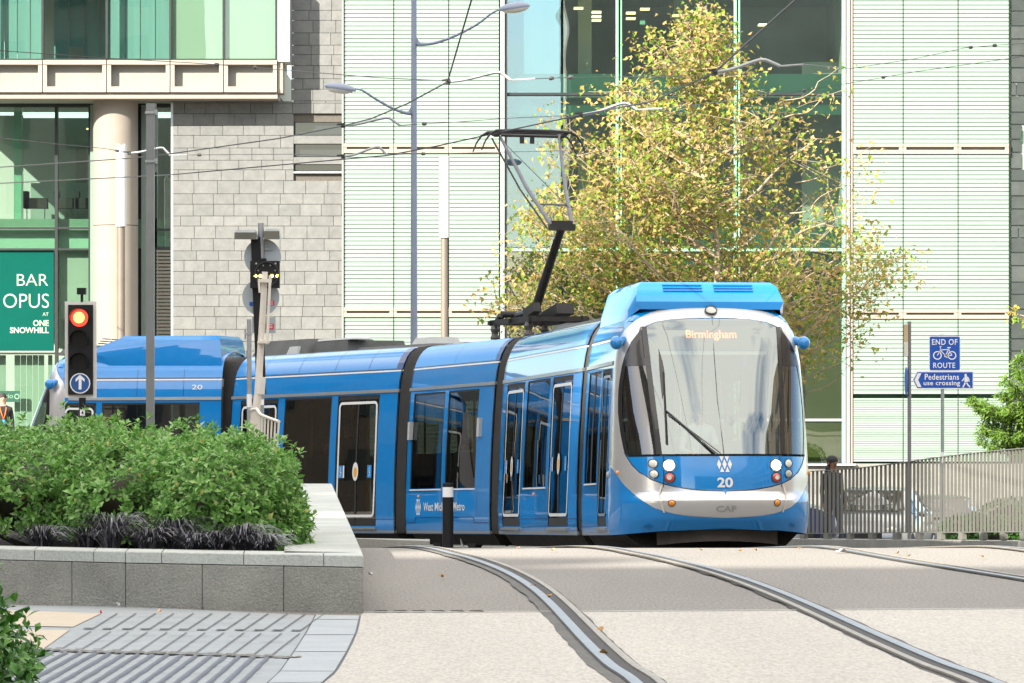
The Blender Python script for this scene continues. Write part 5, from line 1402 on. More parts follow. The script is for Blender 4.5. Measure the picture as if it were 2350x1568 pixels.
# signs on the right
YG = 72.0
def gp_(x, y, f=0): q = P(x, y, YG); q.y -= f; return q
sn = thing('road_sign', 'blue cycle route end plate above a blue pedestrian arrow plate on a grey post', 'sign', (P(2163,0,YG).x, YG, zg(YG)))
m = MB(); m.tube([Vector((P(2163,0,YG).x, YG, zg(YG))), gp_(2163,768)], .03, 10); m.build('post', 'galvanised', sn, smooth=True)
m = MB(); m.tube([gp_(2163,1062), gp_(2163,1038)], .032, 10); m.build('pale_band', 'sign_white', sn, smooth=True)
def rrect(x0, y0, x1, y1, r, n=5):
    pts = []
    for cx_, cy_, a0 in ((x1-r, y0+r, -90), (x1-r, y1-r, 0), (x0+r, y1-r, 90), (x0+r, y0+r, 180)):
        for k in range(n+1): a = R(a0+90*k/n); pts.append((cx_+r*math.cos(a), cy_+r*math.sin(a)))
    return pts
def plate(poly, f0, f1, name, mat, par):
    m = MB(); m.prism(poly, lambda x, y: gp_(x, y, f1), lambda x, y: gp_(x, y, f0)); return m.build(name, mat, par)
p1 = plate(rrect(2131,771,2204,852,4), .045, .035, 'cycle_plate', 'sign_white', sn); plate(rrect(2133.2,773.2,2201.8,849.5,3), .049, .044, 'blue_face', 'sign_blue', p1)
m = MB(); fn = lambda u, v: gp_(u, v, .053)
text_rect(m, 'END OF', 2138, 2196.5, 792, 778.5, fn, bold=.012, space=1.1); text_rect(m, 'ROUTE', 2141, 2191.5, 845, 832.5, fn, bold=.012, space=1.1)
m.build('plate_lettering', 'sign_white', p1)
m = MB(); n = 22
for cx_ in (2150.5, 2184.0): m.grid([[fn(cx_+r_*math.cos(2*math.pi*k/n), 816-r_*math.sin(2*math.pi*k/n)) for k in range(n)] for r_ in (7.6, 10.0)], True)
def seg(x0, y0, x1, y1, w): 
    d = Vector((x1-x0, y1-y0, 0)).normalized(); nx, ny = -d.y*w/2, d.x*w/2; m.face([fn(x0+nx, y0+ny), fn(x1+nx, y1+ny), fn(x1-nx, y1-ny), fn(x0-nx, y0-ny)])
for s in ((2150.5,816,2158.5,802,1.9),(2158.5,802,2156,795,1.9),(2155,795.5,2160.5,795.5,1.9),(2157.5,803.5,2176.5,802.5,1.9),(2158,805,2169.5,816.5,1.9),(2169.5,816.5,2177.5,799,1.9),(2173,798,2181,798,2.2),(2176.5,802.5,2184,816,1.9),(2169.5,816.5,2184,816,1.8),(2169,814,2173,822,1.7)): seg(*s)
m.grid([[fn(2169.5+r_*math.cos(2*math.pi*k/14), 816.5-r_*math.sin(2*math.pi*k/14)) for k in range(14)] for r_ in (1.8, 3.6)], True)
m.build('bicycle_symbol', 'sign_white', p1)
AR = [(2092.5,872.5),(2103,852),(2234,852),(2234,893),(2103,893)]
p2 = plate(AR, .045, .035, 'arrow_plate', 'sign_white', sn); plate([(2095.5,872.5),(2104.5,854.5),(2231.5,854.5),(2231.5,890.5),(2104.5,890.5)], .049, .044, 'blue_face', 'sign_blue', p2)
m = MB(); m.face([fn(x, y) for x, y in ((2097.5,872.5),(2105.5,857),(2114,857),(2106.5,872.5),(2114,888.5),(2105.5,888.5))]); m.build('chevron', 'sign_white', p2)
m = MB(); text_rect(m, 'Pedestrians', 2121.5, 2200, 872, 858.5, fn, bold=.012, space=1.05); text_rect(m, 'use crossing', 2119, 2202.5, 887.6, 874.5, fn, bold=.012, space=1.05); m.build('plate_lettering', 'sign_white', p2)
m = MB()
m.face([fn(2215.5+2.8*math.cos(2*math.pi*k/12), 861+2.8*math.sin(2*math.pi*k/12)) for k in range(12)])
for poly in (((2212.5,863.5),(2219,863.5),(2221,874),(2218.5,879),(2212.5,878)), ((2213,877),(2217,877),(2214,883),(2210.5,890),(2207.5,889),(2211,882)), ((2215,877),(2219,877),(2222,883),(2226.5,887),(2224.5,889.5),(2219.5,885)), ((2213,864),(2214,868),(2210.5,873),(2207,876),(2206.5,873.5),(2209,870)), ((2218,864),(2221,865),(2224,871),(2224,877),(2222,876),(2221.5,871.5))):
    m.face([fn(*q) for q in poly])
m.build('walking_symbol', 'sign_white', p2)
YP = 75.0
px_ = P(2087,0,YP).x
p3 = thing('grey_post', 'taller grey post left of the road sign with beige box and edge-on blue disc', 'post', (px_, YP, zg(YP)))
m = MB(); m.tube([(px_, YP, zg(YP)), P(2087,738,YP)], .034, 10); m.build('post', 'post_grey', p3, smooth=True)
m = MB(); a = P(2075,818,YP); b = P(2083,745,YP); m.box((a.x, YP-.1, a.z), (b.x, YP+.1, P(0,785,YP).z)); m.build('box_lower', 'box_beige' if False else 'cream_paint', p3)
m = MB(); m.box((a.x, YP-.1, P(0,785,YP).z), (b.x, YP+.1, b.z)); m.build('box_upper', 'box_beige', p3)
m = MB(); c = P(2079.5,875,YP); m.ell(c, .022, .25, .25, 14, 12); m.build('disc_sign', 'sign_blue', p3, smooth=True)

# ---------------------------------------------------------------- railings on the right, on a low kerb wall
FX = [(1770,1086,71.5),(1850,1083,70.3),(1925,1079,69.2),(2000,1072,68),(2070,1063,67),(2150,1051,65.7),(2250,1039,64),(2350,1030,62.2),(2450,1021,60.3),(2560,1012,58)]
topc = smooth_path([P(x, y, Y) for x, y, Y in FX], 14)
botc = smooth_path([P(x, 1225.5-(x-1850)*.008, Y) for x, y, Y in FX], 14)
rg_ = thing('railing', 'long curving grey metal railing of close upright bars on the kerb right of the tram', 'railing', (topc[60].x, topc[60].y, zg(topc[60].y)))
m = MB(); 
def ribbon(mb, cv, w, h):
    rows = []
    for i, p in enumerate(cv):
        d = (cv[min(i+1,len(cv)-1)]-cv[max(i-1,0)]); d.z = 0; d.normalize(); n = Vector((d.y, -d.x, 0))*(w/2)
        rows.append([p-n, p+n, p+n+Vector((0,0,h)), p-n+Vector((0,0,h))])
    mb.grid(rows, True)
ribbon(m, topc, .05, .012); m.build('top_rail', 'fence_grey', rg_)
m = MB(); ribbon(m, botc, .045, .014); m.build('bottom_rail', 'fence_grey', rg_)
ln_ = [0]
for a, b in zip(topc, topc[1:]): ln_.append(ln_[-1]+(b-a).length)
def at(cv, s):
    for i in range(len(ln_)-1):
        if ln_[i+1] >= s: return cv[i].lerp(cv[i+1], (s-ln_[i])/(ln_[i+1]-ln_[i])), (cv[i+1]-cv[i])
    return cv[-1], cv[-1]-cv[-2]
m = MB(); s = .05; k = 0
while s < ln_[-1]:
    t, d = at(topc, s); b, _ = at(botc, s); d = Vector((d.x, d.y, 0)).normalized(); n = Vector((d.y, -d.x, 0)); h = .008; w = .018
    c = lambda p: [p-d*h-n*w, p+d*h-n*w, p+d*h+n*w, p-d*h+n*w]
    m.hexa(c(b)+c(t)); s += .15; k += 1
m.build('upright_bars', 'fence_grey', rg_)
s = .35
while s < ln_[-1]:
    b, d = at(botc, s); d = Vector((d.x, d.y, 0)).normalized(); n = Vector((d.y, -d.x, 0)); m = MB()
    c = lambda p, a, e: [p-d*a-n*e, p+d*a-n*e, p+d*a+n*e, p-d*a+n*e]
    z = zg(b.y)+.08
    m.hexa(c(Vector((b.x, b.y, z)), .05, .03)+c(Vector((b.x, b.y, b.z-.02)), .05, .03)); m.hexa(c(Vector((b.x, b.y, b.z-.10)), .085, .034)+c(Vector((b.x, b.y, b.z-.002)), .085, .034)); m.build('foot', 'fence_grey', rg_)
    s += .86
m = MB(); rows = []
for p in botc:
    y = p.y; zt_ = zg(y)+.16; i = botc.index(p); d = botc[min(i+1,len(botc)-1)]-botc[max(i-1,0)]; d.z = 0; d.normalize(); n = Vector((d.y,-d.x,0))
    if n.y > 0: n = -n
    f = p + n*.28; k_ = p - n*.45
    rows.append([(f.x, f.y, zg(f.y)-.2), (f.x, f.y, zt_), (k_.x, k_.y, zt_), (k_.x, k_.y, zg(k_.y)-.3)])
m.grid(rows); struct(m.build('kerb', 'kerb'))

# ---------------------------------------------------------------- overhead line
def wire(pts, r, label, name='overhead_wire', cat='wire', group='overhead tram wires', n=8):
    m = MB(); m.tube(smooth_path([P(*p) for p in pts], n) if n > 1 else [P(*p) for p in pts], r, 5, True)
    return tag(m.build(name, 'wire', smooth=True), label, cat, group)
W1 = [(1960,-110,40),(1825,0,43),(1640,166,50),(1500,232,55.5),(1332,264,60),(1150,303,66.6),(1000,336,69),(888,357,71),(785,366,73),(640,379,76),(385,402,81),(0,421,90),(-120,427,94)]
wire(W1, .011, 'contact wire resting on the pantograph, climbing across the tree to the top edge', n=1)
W2 = [(1110,-110,46),(1082,0,49),(1027,188,56),(935,238,60),(850,273,63),(787,289,66),(640,318,71),(385,354,78),(290,364,80),(0,384,88),(-120,392,92)]
wire(W2, .011, 'contact wire of the nearer track, bending steeply up beside the lamp post', n=1)
def reg_arm(a, b, c, e, w, label):
    """curved registration arm: a clip on the wire, b high point, c low elbow, e end of its rod"""
    t = thing('registration_arm', label, 'wire arm', P(*a), 'grey arms holding the contact wires')
    m = MB(); k = a[2]
    q = [P(*a), P(lerp(a[0],b[0],.35), lerp(a[1],b[1],.25), k), P(lerp(a[0],b[0],.85), lerp(a[1],b[1],.93), k), P(*b), P(lerp(b[0],c[0],.25), lerp(b[1],c[1],.12), k), P(*c)]
    q = smooth_path(q, 4); nn = len(q); m.tube(q, [w*(.75+.5*math.sin(math.pi*i/(nn-1))) for i in range(nn)], 8, True, [.02]*nn); m.build('curved_arm', 'arm_grey', t, smooth=True)
    m = MB(); m.tube([P(*c), P(*e)], .012, 6); m.build('rod', 'arm_grey', t)
    m = MB(); p = P(*a); m.box((p.x-.03, p.y-.03, p.z-.03), (p.x+.03, p.y+.03, p.z+.04)); m.tube([p+Vector((0,0,.03)), P(a[0]-14, a[1]-3, k)], .014, 6); m.build('wire_clip', 'panto_dark', t)
reg_arm((1028,188,56),(1145,167,56),(1172,184,56),(1228,181,56), .026, 'grey wire arm between the lamp post and the glazed bay')
reg_arm((1640,166,50),(1752,138,50),(1790,152,50),(1843,148,50), .026, 'grey wire arm in front of the upper right of the tree')
reg_arm((1332,264,60),(1436,238,60),(1462,252,60),(1520,249,60), .028, 'grey wire arm crossing the left side of the tree crown')
reg_arm((787,289,66),(890,271,66),(918,288,66),(945,286,66), .022, 'grey wire arm just left of the lamp post, below its left lamp')
reg_arm((787,360,73),(868,338,73),(888,356,73),(925,354,73), .022, 'grey wire arm just right of the slot windows in the slate wall')
reg_arm((297,352,80),(372,340,80),(391,357,80),(430,356,80), .03, 'grey wire arm beside the catenary pole top')
def span(pts, label, r=.006, ins=()):
    m = MB(); q = [P(*p) for p in pts]; m.tube(q, r, 4); o = tag(m.build('span_wire', 'wire'), label, 'wire', 'thin span wires holding the overhead line')
    for t in ins:
        i = min(int(t), len(q)-2); c = q[i].lerp(q[i+1], t-i); d = (q[i+1]-q[i]).normalized(); m = MB(); m.tube([c-d*.05, c-d*.03, c+d*.03, c+d*.05], [.012,.028,.028,.012], 8); m.build('insulator', 'insulator', o)
span([(-60,112,70),(248,134,69),(430,144,68),(505,149,67.5),(580,155,67),(860,178,61),(1028,186,56)], 'span wire with insulators crossing the pale spandrels at the upper left', .006, (2.9,4.02))
span([(1228,181,56),(1310,178,57),(1520,176,60),(1760,168,66)], 'span wire right of the lamp post, crossing into the tree crown', .005, (.45,1.0))
span([(2420,96,70),(2300,103,72),(2215,110,73),(2100,135,76),(1950,158,79),(1843,148,50.2)], 'upper span wire across the right louvred bay with two insulators', .005, (1.2,1.85))
span([(2420,120,72),(2100,165,76),(1980,186,78),(1760,222,82),(1520,249,60)], 'lower span wire across the right louvred bay, reaching down behind the tree', .005, (1.6,2.6))
span([(-60,305,76),(0,317,77),(130,331,78.5),(240,341,79.5),(297,351,80)], 'thin span wire at the left in front of the dark glazing', .006, (3.5,))
span([(430,356,80),(540,355,79),(700,354,76),(787,360,73)], 'thin level span wire across the slate wall', .005, (.25,))
span([(945,286,66),(1040,281,67),(1160,272,68),(1332,264,60.2)], 'thin span wire right of the lamp post above the pantograph', .005, (.3,))
span([(925,354,73),(1040,352,74),(1300,346,78)], 'thin span wire passing behind the pantograph arms', .005, (.4,))
# ================================================================ trees
def plane_tree(label):
    Y0 = 88.0; c = P(1632, 0, Y0); zb = zg(Y0); k = Y0/F
    t = thing('plane_tree', label, 'tree', (c.x, Y0, zb))
    ztop = P(0, 12, Y0).z
    rad = [(0,22),(40,50),(100,100),(150,165),(200,225),(260,280),(330,305),(450,335),(540,395),(600,440),(700,430),(770,330),(840,260),(900,110),(1000,60)]
    def rr(yp, side):
        r = interp(rad, yp)
        if side > 0: r *= interp([(0,1),(90,.75),(140,.45),(210,.52),(230,.95),(300,1.0),(450,.95),(600,.90),(700,.82),(850,.8)], yp)
        else: r *= interp([(0,1),(120,1.2),(250,1.2),(450,1.08),(600,1.08),(850,1.1)], yp)
        return r*(1+.16*math.sin(yp*.031+side*1.7)+.10*math.sin(yp*.083+side))
    rnd = random.Random(11)
    tr = MB(); cr = MB()
    lead = [Vector((c.x, Y0, zb-.1)), P(1634, 1060, Y0), P(1628, 900, Y0), P(1640, 740, Y0), P(1645, 560, Y0), P(1612, 380, Y0), P(1632, 200, Y0), P(1622, 80, Y0), P(1620, 14, Y0)]
    lp_ = smooth_path(lead, 6); n = len(lp_)
    tr.tube(lp_, [lerp(.12, .012, (i/(n-1))**.75) for i in range(n)], 8)
    ends = []
    def limb(p0, p1, r0, r1, wob):
        q = [p0]; 
        for j in range(1, 6):
            f = j/6; q.append(p0.lerp(p1, f) + Vector((rnd.gauss(0,wob), rnd.gauss(0,wob), rnd.gauss(0,wob*.5) - .10*math.sin(math.pi*f))))
        q.append(p1); q = smooth_path(q, 2); m_ = len(q); tr.tube(q, [lerp(r0, r1, i/(m_-1)) for i in range(m_)], 5); return q
    limbs = []
    for i in range(54):
        yp = rnd.uniform(40, 830); side = 1 if i % 2 else -1
        r = rr(yp, side)*rnd.uniform(.75, 1.0); dep = rnd.uniform(-1, 1)
        xo = side*r*math.sqrt(max(0.05, 1-dep*dep*.8)); 
        tip = P(1620+xo, yp, Y0) + Vector((0, dep*r*k*.9, 0))
        ys = min(yp + abs(xo)*rnd.uniform(.45,.8) + 50, 1000); st = min(lp_, key=lambda q: abs(q.z-P(0, ys, Y0).z))
        limbs.append(limb(st, tip, lerp(.02, .05, min(1, abs(xo)/350)), .006, .07)); ends.append(tip)
    for i in range(20):                                     # the fuller left flank
        yp = rnd.uniform(260, 760); r = rr(yp, -1)*rnd.uniform(.45, 1.0); dep = rnd.uniform(-.8, .8)
        tip = P(1620-r, yp, Y0) + Vector((0, dep*r*k*.6, 0)); st = min(lp_, key=lambda q: abs(q.z-P(0, yp+r*.55+50, Y0).z)); limbs.append(limb(st, tip, .03, .006, .07)); ends.append(tip)
    def twigs(q, cnt):
        cnt = int(cnt*1.5)
        for _ in range(cnt):
            p = q[rnd.randrange(len(q)//4, len(q))]; e = p + Vector((rnd.gauss(0,.38), rnd.gauss(0,.38), rnd.gauss(.10,.32)))
            yp = HZ - (e.z-CAMZ)*F/Y0; xo = e.x/k + CX - 1620
            if abs(xo) > rr(yp, 1 if xo > 0 else -1)*1.12 + 10 or yp < 6: continue
            tr.tube([p, p.lerp(e,.5)+Vector((rnd.gauss(0,.03),0,rnd.gauss(0,.03))), e], [.008,.006,.003], 4); ends.append(e)
    for q in limbs: twigs(q, 13)
    for i in range(10): twigs(lp_[len(lp_)//2:], 4)
    twigs(lp_[-14:], 12); twigs(lp_[-7:], 7)
    # outlying spray to the right over the louvres
    for x, y in ((1985,400),(2010,330),(2035,690),(2060,620),(2085,600),(1990,560),(2020,720),(2090,640),(1975,700),(2010,450),(1960,760),(2005,640),(1960,180),(1930,150),(1965,830),(1990,790),(1170,640),(1190,560),(1180,700),(1215,500),(1240,450)):
        e = P(x, y, Y0)+Vector((0, rnd.uniform(-.8,.8), 0)); b = P(lerp(x, 1640, .5), y+90, Y0); q = limb(b, e, .016, .004, .06); ends.append(e); twigs(q[-8:], 5)
    for _ in range(34):                                    # short sprays hiding the stem
        p = lp_[rnd.randrange(len(lp_)//3, len(lp_)-6)]; q_ = p + Vector((rnd.gauss(0,.35), -rnd.uniform(.3,1.0), rnd.gauss(.1,.3))); tr.tube([p, p.lerp(q_,.5)+Vector((0,0,-.04)), q_], [.009,.006,.003], 4); ends.append(q_)
    for e in ends:
        for _ in range(rnd.randint(9, 16)):
            p = e + Vector((rnd.gauss(0,.19), rnd.gauss(0,.19), rnd.gauss(-.03,.18)))
            d = Vector((rnd.gauss(0,1), rnd.gauss(0,1), rnd.gauss(-.5,.6))); u = Vector((rnd.gauss(0,.5), rnd.gauss(-.5,.5), 1))
            ln = rnd.uniform(.065, .14)
            pleaf(cr, p, d, u, ln)
    tr.build('trunk', 'bark_pale', t, smooth=True); cr.build('crown', 'leaf_plane', t)
    return t
def pleaf(mb, c, d, up, ln):
    """five-lobed leaf, slightly cupped"""
    d = d.normalized(); s = d.cross(up); s = s.normalized() if s.length > 1e-4 else Vector((1,0,0)); u = s.cross(d)
    pts = [(0,0),(.30,.42),(.52,.30),(.62,.20),(1.0,0),(.62,-.20),(.52,-.30),(.30,-.42)]
    b = len(mb.v)
    for x, y in ((0,0),(.34,.48),(.50,.22),(1.0,.0),(.50,-.22),(.34,-.48)): mb.v.append(c + d*(x*ln) + s*(y*ln) + u*(abs(y)*.3*ln - x*x*.25*ln))
    for f in ((0,1,2),(0,2,3),(0,3,4),(0,4,5)): mb.f.append(tuple(b+i for i in f)); mb.mi.append(mb.m)
plane_tree('tall plane tree with yellow-brown autumn leaves behind the tram, before the glazed bay')

def fine_tree(label):
    Y0 = 66.0; rnd = random.Random(5); base = P(2470, 0, Y0)
    t = thing('leafy_tree', label, 'tree', (base.x, Y0, zg(Y0))); tr = MB(); cr = MB()
    fork = Vector((base.x, Y0, P(0,1010,Y0).z)); tr.tube([(base.x, Y0, zg(Y0)-.1), fork], [.07,.05], 8)
    ends = []
    for tips, st in (([(2205,922),(2225,918),(2245,935),(2262,950),(2250,985),(2275,975),(2290,940),(2240,930)], 10), ([(2255,1010),(2275,1002),(2300,1015),(2320,1022),(2262,1025),(2340,1020)], 8), ([(2290,905),(2310,900),(2300,870),(2325,880),(2345,850),(2330,835),(2350,815),(2365,800),(2318,905)], 9), ([(2320,950),(2345,930),(2360,900),(2340,975),(2330,1000),(2370,960),(2390,900),(2400,840),(2410,980),(2355,870)], 12)):
        for x, y in tips:
            e = P(x, y, Y0) + Vector((0, rnd.uniform(-.45,.45), 0)); mid = fork.lerp(e, .6)+Vector((0,0,-.05)); q = smooth_path([fork, mid, e], 5); tr.tube(q, [lerp(.016,.003,i/(len(q)-1)) for i in range(len(q))], 4)
            for _ in range(st):
                p = q[rnd.randrange(len(q)-5, len(q))] + Vector((rnd.gauss(0,.05), rnd.gauss(0,.14), rnd.gauss(0,.05))); ends.append((p, (e-mid).normalized()))
    for p, d in ends:
        for _ in range(30):
            dd = d*.5 + Vector((rnd.gauss(0,.6), rnd.gauss(0,.7), rnd.gauss(-.35,.45)))
            leaf(cr, p+Vector((rnd.gauss(0,.03),rnd.gauss(0,.04),rnd.gauss(0,.03))), dd, Vector((rnd.gauss(0,.4), rnd.gauss(-.3,.4), 1)), rnd.uniform(.06,.11), .026, .3, .2)
    tr.build('trunk', 'bark_dark', t, smooth=True); cr.build('crown', 'leaf_fine', t)
fine_tree('fresh green tree with narrow leaves reaching in from the right edge above the railing')
def sprig_tree(label):
    Y0 = 60.0; rnd = random.Random(9); b = P(2520, 0, Y0)
    t = thing('plane_tree', label, 'tree', (b.x, Y0, zg(Y0))); tr = MB(); cr = MB()
    tr.tube([(b.x, Y0, zg(Y0)-.1), P(2515, 900, Y0), P(2505, 760, Y0), P(2500, 600, Y0)], [.09,.07,.05,.02], 8)
    tips = [(2312,722),(2322,712),(2335,705),(2330,728),(2345,735),(2355,745),(2360,725),(2375,735)]
    tr.tube(smooth_path([P(2503,770,Y0), P(2420,745,Y0), P(2315,716,Y0)], 5), [.02]*6+[.007]*5, 5)
    for x, y in tips:
        for _ in range(7):
            pleaf(cr, P(x, y, Y0)+Vector((rnd.gauss(0,.03), rnd.gauss(0,.05), rnd.gauss(0,.03))), Vector((rnd.gauss(-.3,1), rnd.gauss(0,.6), rnd.gauss(-.7,.5))), Vector((rnd.gauss(0,.5), -.4, 1)), rnd.uniform(.06,.10))
    tr.build('trunk', 'bark_pale', t, smooth=True); cr.build('crown', 'leaf_plane', t)
sprig_tree('tree outside the right edge, only a small yellow sprig reaching into the photo')
# hedge behind the sunny end of the railing
def hedge():
    rnd = random.Random(3); c = (P(2340,0,68).x, 68.5); root = thing('hedge', 'low green hedge seen through the sunlit end of the railing', 'hedge', (c[0], c[1], zg(68.5)))
    m = MB(); s = MB()
    for cx_, cy_, rx, ry, h in ((c[0]-.55, c[1]+1.5, .5, .8, .55), (c[0], c[1]+.4, .6, .9, .8), (c[0]+.7, c[1]-.6, .7, .9, .9), (c[0]+1.5, c[1]-1.2, .7, .9, 1.0)):
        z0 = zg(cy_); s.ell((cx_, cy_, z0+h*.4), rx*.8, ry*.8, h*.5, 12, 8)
        for _ in range(420):
            q = Vector((rnd.gauss(0,1), rnd.gauss(0,1), rnd.gauss(0,1))).normalized()
            p = Vector((cx_+q.x*rx*1.0, cy_+q.y*ry, z0+h*.45+q.z*h*.55))
            if p.z < z0: continue
            rosette(m, p, q+Vector((0,0,.4)), .075, .035, 5)
    m.build('foliage', 'leaf_glossy', root); s.build('dark_core', 'bark_dark', root, smooth=True)
hedge()
# ================================================================ people
def person(label, loc, rotz, pose='stand', skin='skin_light', top='cloth_black', legs='cloth_navy', hair='hair_dark', hood=None, group=None, lanyard=False, scale=1.0, arms='down'):
    root = thing('person', label, 'person', loc, group)
    V = {}; E = []; RAD = {}
    def v(n, p, r, rx=None): V[n] = Vector(p); RAD[n] = (rx or r, r)
    def e(a, b, z): E.append((a, b, z))
    sit = pose == 'sit'
    v('pel', (0,0,.95), .125, .16); v('spi', (0,.01,1.12), .115, .145); v('che', (0,.01,1.31), .125, .17); v('upc', (0,.015,1.42), .09, .13); v('nek', (0,.0,1.495), .052)
    v('hd0', (0,-.02,1.575), .066, .062); v('hd1', (0,-.015,1.655), .094, .08); v('hd2', (0,.0,1.73), .060, .058)
    e('pel','spi','top'); e('spi','che','top'); e('che','upc','top'); e('upc','nek','skin'); e('nek','hd0','skin'); e('hd0','hd1','skin'); e('hd1','hd2','skin')
    for s, n in ((-1,'l'),(1,'r')):
        v('sh'+n, (.175*s,.015,1.405), .066)
        if arms == 'down' or (arms == 'mix' and s > 0): el, wr, pa = (.225*s,.035,1.12), (.235*s,-.05,.875), (.235*s,-.075,.80)
        elif arms == 'wheel': el, wr, pa = (.24*s,-.08,1.14), (.16*s,-.33,1.10), (.14*s,-.40,1.09)
        else: el, wr, pa = (.23*s,-.02,1.13), (.12*s,-.22,1.25), (.10*s,-.25,1.32)
        if arms == 'up' and s > 0: el, wr, pa = (.26*s,-.10,1.55), (.20*s,-.12,1.82), (.19*s,-.12,1.89)
        v('el'+n, el, .046); v('wr'+n, wr, .030); v('pa'+n, pa, .024, .036)
        e('upc','sh'+n,'top'); e('sh'+n,'el'+n,'top'); e('el'+n,'wr'+n,'top'); e('wr'+n,'pa'+n,'skin')
        w = Vector(wr); p = Vector(pa); d = (p-w).normalized(); side = Vector((0,1,0)) if abs(d.z) > .6 else Vector((1,0,0))
        side = (side - d*side.dot(d)).normalized(); curl = d.cross(side)*(-s)
        for i, (o, ln) in enumerate(((-.027,.062),(-.009,.074),(.009,.07),(.026,.055))):
            a = p + d*.035 + side*o; b = a + d*ln*.55 + curl*.006*(i+1); c = b + d*ln*.40 + curl*.022
            v(f'f{n}{i}a', a, .0095); v(f'f{n}{i}b', b, .0088); v(f'f{n}{i}c', c, .007); e('pa'+n, f'f{n}{i}a','skin'); e(f'f{n}{i}a', f'f{n}{i}b','skin'); e(f'f{n}{i}b', f'f{n}{i}c','skin')
        a = w.lerp(p,.45) - side*.034; b = a + d*.034 - side*.014 + curl*.008; c = b + d*.026 + curl*.012
        v(f't{n}a', a, .011); v(f't{n}b', b, .0095); v(f't{n}c', c, .008); e('wr'+n, f't{n}a','skin'); e(f't{n}a', f't{n}b','skin'); e(f't{n}b', f't{n}c','skin')
        if sit: hip, kn, an, to = (.095*s,-.03,.93), (.11*s,-.44,.96), (.11*s,-.47,.50), (.11*s,-.62,.44)
        elif pose == 'walk': hip, kn, an, to = (.09*s,0,.90), (.10*s,-.10 if s > 0 else .03,.49), (.10*s,-.20 if s > 0 else .25,.09 if s > 0 else .14), (.10*s,-.36 if s > 0 else .13,.04)
        else: hip, kn, an, to = (.09*s,0,.90), (.10*s,-.015,.49), (.105*s,.02,.085), (.115*s,-.14,.035)
        v('hi'+n, hip, .098); v('kn'+n, kn, .060); v('an'+n, an, .043); v('to'+n, to, .036, .045)
        e('pel','hi'+n,'legs'); e('hi'+n,'kn'+n,'legs'); e('kn'+n,'an'+n,'legs'); e('an'+n,'to'+n,'shoe')
    bm = bmesh.new(); lay = bm.verts.layers.skin.verify(); idx = {}
    for n, p in V.items():
        q = bm.verts.new(p*scale); q[lay].radius = (RAD[n][0]*scale, RAD[n][1]*scale); q[lay].use_root = (n == 'pel'); idx[n] = q
    for a, b, z in E: bm.edges.new((idx[a], idx[b]))
    me = bpy.data.meshes.new('body'); bm.to_mesh(me); bm.free()
    ob = bpy.data.objects.new('body', me); COL.objects.link(ob)
    sk = ob.modifiers.new('s', 'SKIN'); sk.use_smooth_shade = True; sb = ob.modifiers.new('b', 'SUBSURF'); sb.levels = 1; sb.render_levels = 1
    dg = bpy.context.evaluated_depsgraph_get(); dg.update()
    me2 = bpy.data.meshes.new_from_object(ob.evaluated_get(dg)); bpy.data.objects.remove(ob)
    mats = {'top':0,'skin':1,'legs':2,'shoe':3}
    for mm in (top, skin, legs, 'cloth_black'): me2.materials.append(MATS[mm])
    segs = [(V[a]*scale, V[b]*scale, z) for a, b, z in E]
    for p in me2.polygons:
        c = p.center; best = None
        for a, b, z in segs:
            d = b-a; t = max(0, min(1, (c-a).dot(d)/d.length_squared)); q = (c-(a+d*t)).length
            if best is None or q < best[0]: best = (q, z)
        z = best[1]
        if z == 'skin' and c.z < 1.475*scale and abs(c.x) < .12*scale and c.z > 1.3*scale: z = 'top'
        p.material_index = mats[z]; p.use_smooth = True
    body = bpy.data.objects.new('body', me2); COL.objects.link(body); body.parent = root; body.rotation_euler = (0,0,rotz)
    def child(mb, name, mat):
        me = bpy.data.meshes.new(name); me.from_pydata([q*scale for q in mb.v], [], mb.f); me.materials.append(MATS[mat]); me.polygons.foreach_set('use_smooth', [True]*len(me.polygons))
        o = bpy.data.objects.new(name, me); COL.objects.link(o); o.parent = root; o.rotation_euler = (0,0,rotz); return o
    m = MB(); m.ell((0,.018,1.672), .092, .105, .098, 16, 8, -.15, 1); m.ell((0,.055,1.63), .082, .065, .085, 14, 8)
    child(m, 'hair' if not hood else 'hood', hood or hair)
    if hood: m = MB(); m.ell((0,.07,1.53), .11, .08, .10, 14, 8); m.ell((0,.02,1.70), .105, .115, .09, 16, 8, -.2, 1); child(m, 'hood_collar', hood)
    m = MB(); m.tube([(0,-.088,1.665), (0,-.118,1.625), (0,-.09,1.615)], [.008,.016,.012], 6); child(m, 'nose', skin)
    m = MB()
    for s in (-1, 1): m.ell((.032*s,-.092,1.66), .012, .010, .007, 8, 6)
    m.tube([(-.022,-.090,1.588), (0,-.095,1.586), (.022,-.090,1.588)], .005, 5); child(m, 'eyes_and_mouth', 'hair_dark')
    m = MB()
    for s in (-1, 1): m.ell((.083*s,.005,1.635), .012, .022, .034, 8, 6)
    child(m, 'ear', skin)
    if lanyard:
        m = MB()
        for s in (-1, 1): m.tube([(.06*s,.02,1.49), (.07*s,-.075,1.43), (.045*s,-.135,1.32), (.0,-.15,1.18)], [.010]*4, 6)
        child(m, 'lanyard', 'lanyard_orange'); m = MB(); m.box((-.04,-.165,1.06), (.04,-.155,1.17)); child(m, 'badge', 'sticker_blue')
    return root
person('man in a black jacket with an orange lanyard and badge walking at the left edge', (P(6,0,95).x, 95, -.27), R(14), 'walk', lanyard=True, scale=.985)
person('person in a black woolly hat and dark coat behind the railing beside the blue car', (P(1911,0,77.2).x, 77.2, zg(77.2)-.01), R(30), 'walk', skin='skin_dark', hood='cloth_black', top='cloth_black', legs='cloth_navy', scale=.95)
def in_tram(sec, l, w, h): return sec.W(l, w, h)
dl = C1.W(C1.L+.02, .12, .22)
